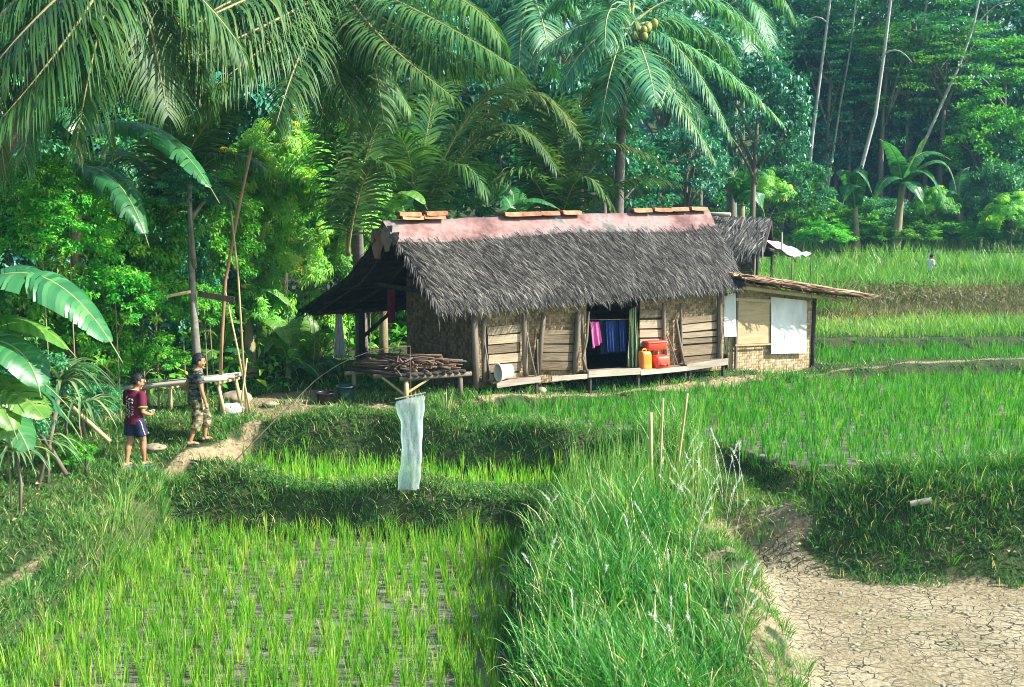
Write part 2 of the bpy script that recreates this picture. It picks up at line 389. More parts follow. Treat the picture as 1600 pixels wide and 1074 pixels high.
dirtc = t.ramp(n2, [(.3, (.15,.11,.06)), (.55, (.29,.215,.125)), (.75, (.44,.35,.21))])
c = t.mix(edge(at('dirt')), base, dirtc)
wetc = t.ramp(t.math('ADD', t.math('MULTIPLY', n1, .6), t.math('MULTIPLY', n2, .4)), [(.35, (.075,.066,.05)), (.5, (.16,.145,.11)), (.65, (.27,.25,.2))])
mv = t.mapping((1.0, 1.5, 1), (0,0,.25), vec=pos)
wv = t.n('ShaderNodeVectorMath', {0: mv, 1: t.n('ShaderNodeVectorMath', {0: t.noise(2.5, pos, 3, out='Color'), 1: (.3,.3,.3)}, operation='MULTIPLY').outputs[0]}, operation='ADD').outputs[0]
vo = t.n('ShaderNodeTexVoronoi', {'Vector': wv, 'Scale': 5.2}, feature='DISTANCE_TO_EDGE').outputs['Distance']
vo2 = t.n('ShaderNodeTexVoronoi', {'Vector': wv, 'Scale': 8.5}, feature='DISTANCE_TO_EDGE').outputs['Distance']
gate = t.n('ShaderNodeMapRange', {0: n3, 1: .44, 2: .56}).outputs[0]
gate2 = t.n('ShaderNodeMapRange', {0: n1, 1: .42, 2: .66}).outputs[0]
ck = t.math('MULTIPLY', t.n('ShaderNodeMapRange', {0: vo, 1: .006, 2: .034, 3: 1, 4: 0}).outputs[0], gate)
ck2 = t.math('MULTIPLY', t.n('ShaderNodeMapRange', {0: vo2, 1: .008, 2: .045, 3: .75, 4: 0}).outputs[0], gate2)
crack = t.math('MAXIMUM', ck, ck2)
dryc = t.ramp(t.math('ADD', t.math('MULTIPLY', n3, .5), t.math('MULTIPLY', n2, .5)), [(.36, (.165,.125,.065)), (.5, (.285,.235,.14)), (.64, (.39,.34,.22))])
dryc = t.mix(t.n('ShaderNodeMapRange', {0: t.noise(1.7, pos, 5), 1: .52, 2: .72, 3: 0, 4: .5}).outputs[0], dryc, (.15,.17,.07))
dryc = t.mix(crack, dryc, (.035,.027,.018))
c = t.mix(edge(at('wet'), .5), c, wetc)
dm = edge(at('drymud'), .7)
c = t.mix(dm, c, dryc)
wetm = t.math('MULTIPLY', at('wet'), t.n('ShaderNodeMapRange', {0: n3, 1: .42, 2: .52}).outputs[0])
rough = t.n('ShaderNodeMapRange', {0: wetm, 3: .9, 4: .28}).outputs[0]
hgt = t.math('SUBTRACT', t.math('ADD', t.math('MULTIPLY', n2, .6), t.math('MULTIPLY', n1, .5)), t.math('MULTIPLY', t.math('MULTIPLY', crack, dm), 1.2))
gm.materials.append(t.done(t.bsdf(c, rough, t.bump(hgt, .9, .045), .3)))
go = bpy.data.objects.new('ground', gm); COL.objects.link(go); tag(go, kind='structure')

# ================================================================== HAZE
hz = MB().box((0, 80, 13.2), (330, 230, 33.5))
tv = NT('haze_air'); v = tv.n('ShaderNodeVolumePrincipled', {'Color': (.3,.66,.9), 'Density': HAZE, 'Anisotropy': .2})
tv.link(v.outputs[0], tv.out.inputs['Volume'])
if HAZE > 0: setting('haze', hz, tv.m, 'stuff')
# ================================================================== GRASS, RICE AND GROUND COVER (stuff)
M_rice = leaf_mat('young_rice', [(0,(.05,.17,.015)),(.5,(.09,.26,.02)),(.85,(.19,.35,.03)),(1,(.34,.36,.08))], .45, .5, .2, gain=1.7)
M_rice2 = leaf_mat('dense_rice', [(0,(.024,.15,.016)),(.5,(.045,.22,.02)),(.85,(.09,.3,.026)),(1,(.24,.33,.07))], .42, .5, .2, gain=1.45)
M_grass = leaf_mat('meadow_grass', [(0,(.03,.1,.02)),(.45,(.06,.17,.025)),(.85,(.13,.25,.045)),(1,(.35,.33,.16))], .38, .5, .3, gain=1.3)
M_bank = leaf_mat('bank_grass', [(0,(.02,.075,.02)),(.5,(.04,.125,.025)),(.86,(.09,.19,.035)),(1,(.34,.3,.14))], .36, .5, .35, gain=1.75)
M_tall = leaf_mat('tall_grass', [(0,(.025,.13,.025)),(.45,(.05,.2,.03)),(.88,(.14,.3,.06)),(1,(.45,.4,.2))], .4, .45, .25, gain=1.35)
M_wild = leaf_mat('wild_grass', [(0,(.06,.17,.03)),(.4,(.11,.24,.04)),(.75,(.18,.29,.07)),(1,(.38,.33,.17))], .4, .5, .3, gain=1.3)
M_dry = leaf_mat('dry_weeds', [(0,(.07,.11,.04)),(.5,(.16,.15,.07)),(1,(.3,.23,.13))], .3, .7, .3)
M_plume = leaf_mat('grass_plume', [(0,(.75,.75,.68)),(1,(.92,.92,.86))], .5, .8, .1, tint=(1,1,.9))
def gp(u, v, z0=0.0):
    d = ray(u, v); d = d/d[1]; Yq = np.arange(8, 40, .01); P = np.array([0, 0, CAMH]) + Yq[:,None]*d; k = int(np.argmax(P[:,2] < height(P[:,0], P[:,1])))
    return P[k]
FEET = [gp(213, 730), gp(309, 695)]
def feet(x, y): return np.minimum(np.hypot(x - FEET[0][0] - .03, y - FEET[0][1] + .12), np.hypot(x - FEET[1][0] - .03, y - FEET[1][1] + .12))
def pz(x, y, dz=0): return np.stack([x, y, height(x, y) + dz], 1)
def scatter(x0, x1, y0, y1, dens):
    n = int((x1-x0)*(y1-y0)*dens); return RNG.uniform(x0, x1, n), RNG.uniform(y0, y1, n)
def grid(x0, x1, y0, y1, sp, rot=.12, j=.22):
    a = np.arange(x0-3, x1+3, sp); b = np.arange(y0-3, y1+3, sp); A, B = np.meshgrid(a, b); A = A.ravel(); B = B.ravel()
    cx, cy = (x0+x1)/2, (y0+y1)/2
    x = cx + (A-cx)*math.cos(rot) - (B-cy)*math.sin(rot); y = cy + (A-cx)*math.sin(rot) + (B-cy)*math.cos(rot)
    x = x + RNG.normal(0, sp*j, len(x)); y = y + RNG.normal(0, sp*j, len(y))
    k = (x > x0) & (x < x1) & (y > y0) & (y < y1); return x[k], y[k]
def tufts(mb, x, y, nb, h, w, spread=.03, lean=.22, curve=.45, segs=3, ctr=.5, amp=.35, hj=.18, top=1.0):
    n = len(x); nb = np.broadcast_to(nb, (n,)); rep = np.repeat(np.arange(n), nb); N = len(rep)
    hb = (h * np.ones(n)) * RNG.uniform(1-hj*1.6, 1+hj, n)
    az = RNG.uniform(0, 2*math.pi, N); r = spread*np.sqrt(RNG.uniform(0, 1, N))
    px, py = x[rep] + r*np.cos(az), y[rep] + r*np.sin(az)
    z = height(x, y)[rep] - .01
    ca = np.clip(ctr + RNG.normal(0, .16, n), 0, 1)[rep]
    a = np.clip(ca + RNG.normal(0, amp*.5, N), 0, top); a = np.where(RNG.uniform(0, 1, N) < .03, 1.0, a)
    blades(mb, np.stack([px, py, z], 1), hb[rep]*RNG.uniform(.6, 1.05, N), w*RNG.uniform(.7, 1.25, N), lean*RNG.uniform(0, 1.4, N), curve*RNG.uniform(.1, 1.6, N), segs, a, az)
# --- front paddy
x, y = grid(-5.6, .5, 8.6, 15, .165, .1); k = inside('A', x, y, .2); x, y = x[k], y[k]
keep = RNG.uniform(0, 1, len(x)) < np.clip(.95 - .12*wob(x, y, .8), .3, 1); x, y = x[keep], y[keep]
big = np.clip(1 + .18*wob(x, y, .6), .6, 1.3)
mb = MB(); tufts(mb, x, y, RNG.integers(11, 22, len(x)), .38*big, .0095, .036, .12, .3, 3, .5, .45)
sx, sy = scatter(-5.5, .4, 8.6, 15, 26); k = inside('A', sx, sy, .25); tufts(mb, sx[k], sy[k], 3, .12, .008, .03, .5, .6, 2, .8, .3)
setting('rice_seedlings', mb, M_rice, 'stuff', 'thin bright rice seedlings in rows on the muddy front paddy', 'rice')
# --- dense clumps at the corner of the path
# --- narrow terrace
x, y = grid(-4.6, 2.1, 14.9, 16.8, .15); k = inside('B', x, y, .2); x, y = x[k], y[k]
mb = MB(); tufts(mb, x, y, RNG.integers(9, 15, len(x)), .36, .012, .04, .12, .35, 3, .6, .35)
setting('rice_on_terrace', mb, M_rice, 'stuff', 'bright strip of rice on the narrow terrace below the hut', 'rice')
# --- large paddy in front of the hut and to the right
x, y = grid(-1.2, 15, 13.6, 21.6, .155, -.1, .28); k = inside('C', x, y, .12); x, y = x[k], y[k]
keep = RNG.uniform(0, 1, len(x)) < np.clip(1.02 - .2*np.maximum(wob(x, y, .7), 0), .3, 1); x, y = x[keep], y[keep]
mb = MB(); tufts(mb, x, y, RNG.integers(8, 13, len(x)), .29*np.clip(1 + .15*wob(x, y, .5), .7, 1.3), .013, .045, .14, .35, 3, .5, .4)
setting('rice_field', mb, M_rice2, 'stuff', 'dense green rice filling the wide paddy beside the hut', 'rice')
x, y = grid(5.9, 15, 21.3, 24.5, .17, -.1, .28); k = inside('F', x, y, .12); x, y = x[k], y[k]
mb = MB(); tufts(mb, x, y, RNG.integers(7, 11, len(x)), .34, .016, .05, .15, .4, 3, .35, .35)
setting('rice_strip', mb, M_rice2, 'stuff', 'narrow paddy of rice beyond the dike right of the shed', 'rice')
# --- short grass on banks, dikes and the path sides
mb = MB()
def cover(x0, x1, y0, y1, dens, h, w, skip='ABCDF', m=.12, lean=.5, curve=.9, segs=2, ctr=.45, pathgap=.3, out=None, cond=None):
    x, y = scatter(x0, x1, y0, y1, dens); k = np.ones(len(x), bool)
    for c in skip: k &= ~inside(c, x, y, POLY[c][1]*(.8 if c != 'D' else .62))
    k &= RNG.uniform(0, 1, len(x)) < np.clip((pathd(x, y) - .02)/pathgap + .15 - 1.1*wob(x, y, 1.6), .08, 1)
    k &= ~(((x+3.5)**2 + (y-17.9)**2 < 1.0) & (RNG.uniform(0, 1, len(x)) < .85))
    k &= feet(x, y) > .34*RNG.uniform(.6, 1, len(x))
    if cond is not None: k &= cond(x, y)
    x, y = x[k], y[k]; hh = h*np.clip(1 + .55*wob(x, y, 1.9), .35, 1.9)
    a = np.clip(ctr + .22*wob(y, x, 1.1) + RNG.normal(0, .2, len(x)), 0, .95); a = np.where(RNG.uniform(0, 1, len(x)) < .08, 1., a)
    blades(out if out is not None else mb, pz(x, y, -.01), hh*RNG.uniform(.5, 1.2, len(x)), w, lean*RNG.uniform(0, 1.6, len(x)), curve*RNG.uniform(.2, 1.6, len(x)), segs, a)
cover(-7.5, -4.2, 8.8, 17.2, 950, .12, .013)
cover(-4.8, 2.6, 14.2, 17.6, 1900, .16, .012, cond=lambda x, y: ~((x > .7) & (y > 13.5)) | (RNG.uniform(0,1,len(x)) < .5))
cover(-3, 6.5, 16.8, 21.2, 600, .1, .012)
cover(3.6, 10, 12.4, 13.6, 1500, .2, .012, skip='', ctr=.3, lean=.8, cond=lambda x, y: sdist(np.stack([x, y], 1), POLY['D'][2]) < .72 + .25*wob(x, y, 2))
cover(2.4, 10, 12.7, 15, 1500, .17, .013, cond=lambda x, y: (np.exp(-((x-2.95)**2/.7 + (y-13.7)**2/.28)) < .3) | (RNG.uniform(0,1,len(x)) < .1))
cover(1.5, 3.2, 8.6, 14, 1500, .15, .011, ctr=.7, lean=.7, cond=lambda x, y: wob(x, y, 2.6) > .05)
cover(5.5, 15, 20.5, 22, 300, .12, .014); cover(5.8, 16, 24, 25.2, 150, .1, .014)
cover(-9, -2, 17, 23, 220, .16, .018)
cover(-5.9, -4.4, 8.8, 15, 2600, .15, .011, skip='', ctr=.6, cond=lambda x, y: (sdist(np.stack([x, y], 1), POLY['A'][2]) < .3) & (sdist(np.stack([x, y], 1), POLY['A'][2]) > -.35))
setting('short_grass', mb, M_bank, 'stuff', 'short grass and weeds over the banks, dikes and path edges', 'grass')
mb = MB()
cover(-7.5, -4.3, 9, 16.4, 650, .15, .012, ctr=.6); cover(2.1, 3.9, 13.9, 15.6, 2600, .14, .011, ctr=.65, lean=.7); cover(-4.7, 1, 14.9, 15.3, 700, .13, .011, ctr=.75); cover(-3.8, 2, 16.3, 17.6, 900, .14, .011, ctr=.75); cover(3.5, 9.5, 13.4, 14.4, 900, .2, .012, ctr=.6)
setting('lush_grass', mb, M_grass, 'stuff', 'brighter lush grass along the path and the tops of the banks', 'grass')
mb = MB()      # small round-leaved weeds between the grass blades
for (x0, x1, y0, y1, n) in ((-4.8, .6, 14.5, 15.3, 700), (-4.6, 2.5, 15.4, 17.2, 1000), (-7, -4.6, 9.5, 16, 900), (3, 9, 12.6, 14.6, 900), (-2, 6, 17, 21, 500)):
    x = RNG.uniform(x0, x1, n); y = RNG.uniform(y0, y1, n); k = np.ones(n, bool)
    for c in 'ABCD': k &= ~inside(c, x, y, POLY[c][1]*.75)
    k &= (pathd(x, y) > .35) & (feet(x, y) > .35); x, y = x[k], y[k]; n = len(x)
    D = rdir(n, .4); D[:,2] = abs(D[:,2])*.4
    leaves(mb, pz(x, y) + np.stack([0*x, 0*x, RNG.uniform(.03, .16, n)], 1), D, nrm(rdir(n)*.5 + [0,0,1]), RNG.uniform(.04, .09, n), RNG.uniform(.02, .05, n))
setting('low_weeds', mb, M_bank, 'stuff', 'small leafy weeds creeping over the terrace banks', 'weeds')
# --- tall grass on the dike between the paddy and the dry mud
mb = MB()
x, y = scatter(-.1, 3.4, 8.2, 15.9, 780)
cen = np.interp(y, [8, 10, 12.5, 14, 15.5], [1.15, 1.2, 1.25, 1.6, 1.9]); half = np.interp(y, [8, 10, 12.5, 14, 15.8], [1.15, 1.15, 1.05, 1.05, .85])
q = np.abs(x - cen)/half; k = RNG.uniform(0, 1, len(x)) < np.where(x < cen, np.clip(1.5 - 1.25*q, 0, 1), np.clip(1.15 - 1.05*q + .25*wob(x, y, 2.2), 0, 1)); x, y, q, cen = x[k], y[k], q[k], cen[k]
hh = .55*np.clip(1.15 - np.where(x < cen, .45, .7)*q, .25, 1.2)*np.clip(1 + .6*wob(x, y, 1.5), .4, 1.6)*np.interp(y, [8, 12, 15.5], [.9, 1.05, .8])
a = np.clip(.45 + .35*wob(x, y, 1.9) + .12*(y-11)/4 + RNG.normal(0, .22, len(x)), 0, .95); a = np.where(RNG.uniform(0,1,len(x)) < .07, 1., a)
az = RNG.normal(2.6, 1.5, len(x))
blades(mb, pz(x, y, -.02), hh*RNG.uniform(.55, 1.35, len(x)), RNG.uniform(.009, .02, len(x)), .25*RNG.uniform(0, 1.7, len(x)), np.where(RNG.uniform(0, 1, len(x)) < .25, RNG.uniform(1.4, 2.5, len(x)), RNG.uniform(.15, 1.3, len(x))), 5, a, az)
# stiff upright stems by the stakes
x = RNG.uniform(.5, 3.0, 1300); y = RNG.uniform(13.5, 15.6, 1300); k = (np.abs(x - np.interp(y, [13.6, 15.5], [1.6, 1.75])) < .95); x, y = x[k], y[k]
blades(mb, pz(x, y), RNG.uniform(.4, .95, len(x)), .009, RNG.uniform(0, .22, len(x)), RNG.uniform(0, .35, len(x)), 4, RNG.uniform(.5, 1, len(x)))
setting('tall_grass', mb, M_tall, 'stuff', 'tall arching grass growing along the dike beside the dry mud', 'grass')
mb = MB()
x = np.concatenate([RNG.uniform(1.7, 3.0, 30), RNG.uniform(.3, 2.3, 22)]); y = np.concatenate([RNG.uniform(13.4, 14.8, 30), RNG.uniform(9.3, 13, 22)])
for X0, Y0 in zip(x, y):                    # silvery seed heads on thin stalks
    h = random.uniform(.45, .8); azz = random.uniform(0, 6.28); dx, dy = math.cos(azz)*.1, math.sin(azz)*.1; z0 = gz(X0, Y0)
    P = bez((X0, Y0, z0), (X0 + dx*.4, Y0 + dy*.4, z0 + h*.7), (X0 + dx*2.2, Y0 + dy*2.2, z0 + h), 9)
    mb.tube(P[:7], .0028, 4, a=.1); n = 34; f = RNG.uniform(0, 1, n); Pp = P[6] + (P[8] - P[6])*f[:, None]*1.1; 
    leaves(mb, Pp, nrm(P[8] - P[6]) + rdir(n)*.45, rdir(n), RNG.uniform(.03, .06, n), .006)
setting('grass_seed_heads', mb, M_plume, 'stuff', 'silvery feathery seed heads of the tall grass on the dike', 'seed heads')
# --- long tufts hanging over the bank on the right
mb = MB()
x = np.concatenate([RNG.uniform(4.6, 9.5, 90), RNG.uniform(3.6, 4.6, 8)]); y = np.interp(x, [3.6, 4.7, 6.2, 9.5], [13.75, 13.5, 13.4, 13.25]) + RNG.normal(0, .14, len(x)) + .1
tufts(mb, x, y, RNG.integers(16, 34, len(x)), .46*np.interp(x, [3.6, 5, 9], [.5, .95, 1.15]), .012, .07, .3, .9, 4, .42, .35)
x = RNG.uniform(4.4, 8.5, 46); y = RNG.uniform(12.75, 13.25, 46); tufts(mb, x, y, RNG.integers(8, 18, 46), .3, .011, .06, .4, .9, 4, .4, .35)
x = RNG.normal(3.05, .4, 34); y = RNG.normal(13.7, .35, 34); tufts(mb, x, y, 9, .25, .01, .05, .4, .8, 3, .6, .4)
x = RNG.uniform(1.85, 2.8, 170); y = RNG.uniform(9.0, 13.4, 170); tufts(mb, x, y, RNG.integers(4, 14, 170), .22*RNG.uniform(.5, 1.3, 170), .009, .06, .5, .7, 3, .6, .35)
x = RNG.uniform(-5.15, -4.6, 60); y = RNG.uniform(9.2, 14.9, 60); tufts(mb, x, y, 18, .34, .011, .08, .3, .6, 3, .7, .3)
x = RNG.normal(-4.75, .12, 14); y = RNG.normal(13.5, .35, 14); tufts(mb, x, y, 30, .5, .012, .08, .35, .6, 4, .85, .2, top=.9)
x = np.array([4.75, 4.95, 4.55, 5.15]); y = np.array([20.1, 20.25, 20.05, 20.3]); tufts(mb, x, y, 26, .42, .014, .1, .35, .6, 3, .55, .3)
x = RNG.uniform(-1.1, 4, 40); y = 18 + .51*(x+.65) - RNG.uniform(.1, .4, 40); tufts(mb, x, y, 12, .18, .012, .1, .5, .7, 3, .5, .3)
x = np.array([-1.45, -1.3, -1.15, -1.0]); y = np.array([17.05, 17.0, 17.1, 17.0]); tufts(mb, x, y, 24, .34, .012, .08, .25, .5, 3, .75, .3)
x = RNG.uniform(-4.6, 1.5, 110); y = np.where(RNG.uniform(0,1,110) < .5, np.interp(x, [-4.6, 0, 1.5], [14.9, 14.6, 14.5]), np.interp(x, [-4.6, 0, 1.5], [16.6, 16.3, 15.8])) + RNG.normal(0, .1, 110); tufts(mb, x, y, RNG.integers(6, 16, 110), .24, .01, .08, .55, .9, 4, .5, .45)
x = RNG.uniform(-5.0, -4.5, 26); y = RNG.uniform(13.6, 15.1, 26); tufts(mb, x, y, 22, .22, .011, .1, .5, .8, 3, .6, .4)
setting('grass_tufts', mb, M_tall, 'stuff', 'long loose grass tufts hanging over the banks and by the hut', 'grass')
# --- wild grass beyond the rice, dry patch and the tall band before the trees
mb = MB()
def wildg(x0, x1, y0, y1, dens, h, w, segs=3, ctr=.5, lean=.25, curve=.7, vs=.5):
    x, y = scatter(x0, x1, y0, y1, dens); k = (x < .62*y + 3) & (x > -.62*y - 3); x, y = x[k], y[k]
    hh = h*np.clip(1 + .4*wob(x, y, vs), .4, 1.7)
    a = np.clip(ctr + .25*wob(y, x, .45) + RNG.normal(0, .17, len(x)), 0, 1)
    blades(mb, pz(x, y, -.01), hh*RNG.uniform(.5, 1.2, len(x)), w, lean*RNG.uniform(0, 1.6, len(x)), curve*RNG.uniform(.2, 1.5, len(x)), segs, a)
wildg(5.5, 17, 24.4, 27, 230, .32, .02, ctr=.55); wildg(6, 19, 27, 30, 70, .24, .026, ctr=.7)
wildg(7, 26, 36.5, 41, 105, .75, .034, ctr=.4, curve=1.0); wildg(5.5, 8.6, 28.6, 31.4, 130, 1.0, .028, ctr=.35, curve=1.1); wildg(6, 30, 41, 47, 50, .9, .045, ctr=.45, curve=1.0); wildg(5, 38, 47, 58, 22, .95, .06, ctr=.45)
wildg(6, 21, 31, 37, 10, .3, .03, ctr=.8); wildg(16.0, 18.5, 38.2, 39.8, 160, .95, .03, ctr=.5)
setting('wild_grass', mb, M_wild, 'stuff', 'wild light green grass of the overgrown field before the forest', 'grass')
mb = MB(); wildg(6, 24, 27.6, 38, 150, .4, .03, 2, .5, .5, .9)
for _ in range(60):
    cx, cy = random.uniform(8, 22), random.uniform(30, 37); n = 60; P = pz(RNG.normal(cx, .5, n), RNG.normal(cy, .35, n)); P[:,2] += RNG.uniform(.1, .45, n)
    leaves(mb, P, rdir(n), rdir(n), .12, .05)
setting('dry_weeds', mb, M_dry, 'stuff', 'brownish withered weeds in the overgrown field', 'weeds')

# --- crumbled clods and stubble on the dry mud
mb = MB(); n = 900; x = RNG.uniform(2.3, 9, n); y = RNG.uniform(8.8, 13.7, n); k = inside('D', x, y, .15) & (RNG.uniform(0, 1, n) < np.where(inside('D', x, y, .75), .5, 1)); x, y = x[k], y[k]
for X0, Y0 in zip(x, y):
    r0 = random.uniform(.008, .03); mb.sphere((X0, Y0, gz(X0, Y0)), (r0*random.uniform(.8,1.5), r0, r0*.6), 6, 4, fn=lambda P: P*(1 + RNG.normal(0, .16, len(P)))[:,None])
for _ in range(130):
    X0, Y0 = random.gauss(3.05, .35), random.gauss(13.55, .3); r0 = random.uniform(.008, .026); mb.sphere((X0, Y0, gz(X0, Y0)), (r0*random.uniform(.8,1.6), r0, r0*.7), 7, 5, fn=lambda P: P*(1 + RNG.normal(0, .2, len(P)))[:,None])
setting('mud_clods', mb, soft_mat('clod_soil', (.2,.165,.1), (.4,.35,.25), 9, .95, .5), 'stuff', 'crumbled clods lying on the dry cracked mud', 'clods')
mb = MB(); n = 260; x = RNG.uniform(2.4, 9, n); y = RNG.uniform(8.8, 13.3, n); k = inside('D', x, y, .5) & (wob(x, y, 1.2) > .05); x, y = x[k], y[k]; tufts(mb, x, y, RNG.integers(2, 6, len(x)), .06, .006, .03, .7, .8, 2, .6, .4)
setting('stubble', mb, M_dry, 'stuff', 'thin dry stubble on the cracked mud', 'stubble')
# ================================================================== THE HUT
O2 = np.array([-.65, 18.0]); DA = np.array([.891, .454]); DG = np.array([-.62, .785]); DN = np.array([.454, -.891])
A3 = np.array([*DA, 0]); N3 = np.array([*DN, 0]); G3 = np.array([*DG, 0]); Z3 = np.array([0, 0, 1.])
def HP(i, j, z): q = O2 + DA*i + DG*j; return np.array([q[0], q[1], z])
CAMP = np.array([0, 0, CAMH])
def PF(u, v, d=0.0):                   # photograph point surveyed on a plane parallel to the front wall, d metres outside it
    p0 = np.array([*O2, 0]) + N3*d; r = ray(u, v); t = ((p0 - CAMP) @ N3)/(r @ N3); return CAMP + r*t
def weave_mat(name, c1, c2, c3, rot, cell=.045, dark=1.0):
    t = NT(name); pos = t.n('ShaderNodeNewGeometry').outputs['Position']
    m = t.mapping((1,1,1), (0,0,-rot), vec=pos); sx = t.n('ShaderNodeSeparateXYZ', {0: m})
    x = t.math('DIVIDE', sx.outputs[0], cell); z = t.math('DIVIDE', sx.outputs[2], cell)
    ck = t.math('MODULO', t.math('ADD', t.math('FLOOR', t.math('DIVIDE', x, 2)), t.math('FLOOR', z)), 2); ck = t.math('ABSOLUTE', ck)
    fx = t.math('ABSOLUTE', t.math('SINE', t.math('MULTIPLY', x, math.pi))); fz = t.math('ABSOLUTE', t.math('SINE', t.math('MULTIPLY', z, math.pi)))
    h = t.mix(ck, fx, fz)
    cid = t.n('ShaderNodeCombineXYZ', {0: t.math('FLOOR', x), 1: t.math('FLOOR', z)}).outputs[0]
    wn = t.n('ShaderNodeTexWhiteNoise', {'Vector': cid}, noise_dimensions='3D').outputs['Value']
    st = t.noise(5, t.mapping((1,1,.25), (0,0,-rot), vec=pos), 5)
    f = t.math('ADD', t.math('MULTIPLY', wn, .45), t.math('MULTIPLY', st, .6))
    c = t.ramp(f, [(.25, c1), (.5, c2), (.75, c3)])
    c = t.mix(t.n('ShaderNodeMapRange', {0: h, 1: 0, 2: .3, 3: .65, 4: 0}).outputs[0], c, tuple(q*.2 for q in c1))
    return t.done(t.bsdf(c, .75, t.bump(h, .5, .012), .2))
def wood_mat(name, c1, c2, c3, axis=(1,1,1), rot=0, scale=6, rough=.8):
    t = NT(name); pos = t.n('ShaderNodeNewGeometry').outputs['Position']
    m = t.mapping(axis, (0,0,-rot), vec=pos); n = t.noise(scale, m, 7, .65); n2 = t.noise(1.7, pos, 4)
    at = t.n('ShaderNodeAttribute', attribute_name='v').outputs['Fac']
    f = t.math('ADD', t.math('ADD', t.math('MULTIPLY', n, .55), t.math('MULTIPLY', n2, .25)), t.math('MULTIPLY', at, .3))
    c = t.ramp(f, [(.32, c1), (.55, c2), (.8, c3)])
    return t.done(t.bsdf(c, rough, t.bump(n, .5, .008), .25))
YAW = math.atan2(DA[1], DA[0]); GYAW = math.atan2(DG[1], DG[0])
M_thatch = None
t = NT('thatch'); a = t.n('ShaderNodeAttribute', attribute_name='v').outputs['Fac']
pz_ = t.noise(1.6, t.n('ShaderNodeNewGeometry').outputs['Position'], 4)
c = t.ramp(t.math('ADD', t.math('MULTIPLY', a, .66), t.math('MULTIPLY', pz_, .5)), [(.2, (.014,.012,.01)), (.45, (.05,.046,.039)), (.75, (.15,.142,.122)), (1, (.34,.32,.27))])
M_thatch = t.done(t.bsdf(c, .75, None, .25))
M_thatch_base = soft_mat('thatch_under_layer', (.02,.018,.016), (.06,.055,.05), 12, .9)  # near black: shade between the strands is put into this colour
M_under = soft_mat('thatch_underside', (.02,.016,.012), (.06,.045,.03), 9, .9)
M_weave_front = weave_mat('woven_bamboo_front', (.13,.085,.045), (.26,.18,.095), (.4,.29,.165), YAW)
M_weave_gable = weave_mat('woven_bamboo_gable', (.06,.045,.03), (.11,.08,.05), (.18,.13,.08), GYAW, .06)  # darker copy of the weave: shade on gable and inner walls put into colour
M_weave_shed = weave_mat('woven_bamboo_shed', (.26,.175,.095), (.41,.29,.165), (.54,.42,.26), YAW, .055)
M_plank = wood_mat('weathered_plank', (.075,.052,.032), (.25,.19,.12), (.47,.38,.265), (.1,.1,1.6), YAW, 34)
M_post = wood_mat('grey_post_wood', (.06,.05,.038), (.16,.13,.095), (.3,.26,.2), (1,1,.12), 0, 22)
M_darkwood = wood_mat('dark_wood', (.02,.016,.012), (.05,.04,.03), (.1,.08,.055), (1,1,.2), 0, 18)
M_bamboo = wood_mat('dry_bamboo', (.28,.2,.1), (.45,.35,.18), (.6,.5,.3), (1,1,.2), 0, 14, .55)
M_sill = wood_mat('pale_sill_wood', (.24,.2,.15), (.4,.35,.28), (.54,.49,.41), (.12,.12,1), YAW, 22)
def cloth_mat(name, c1, c2, scale=3, bump=.25, c3=None, rough=.85):
    return soft_mat(name, c1, c2, scale, rough, bump, spec=.15, c3=c3)
t = NT('faded_ridge_tarp'); pos = t.n('ShaderNodeNewGeometry').outputs['Position']
n = t.noise(1.1, pos, 5); n2 = t.noise(9, pos, 5)
c = t.ramp(t.math('ADD', t.math('MULTIPLY', n, .8), t.math('MULTIPLY', n2, .25)), [(.36, (.12,.055,.05)), (.46, (.23,.125,.11)), (.55, (.27,.2,.18)), (.62, (.11,.12,.11)), (.74, (.17,.075,.06))])
M_tarp = t.done(t.bsdf(c, .7, t.bump(n2, .5, .02), .3))
M_tile = soft_mat('clay_ridge_tile', (.2,.09,.05), (.42,.21,.11), 7, .9, .6, c3=(.54,.34,.2))
M_white = soft_mat('white_sheet', (.56,.55,.52), (.8,.8,.79), 2.2, .6, .2, (1,1,.5), c3=(.84,.84,.84))

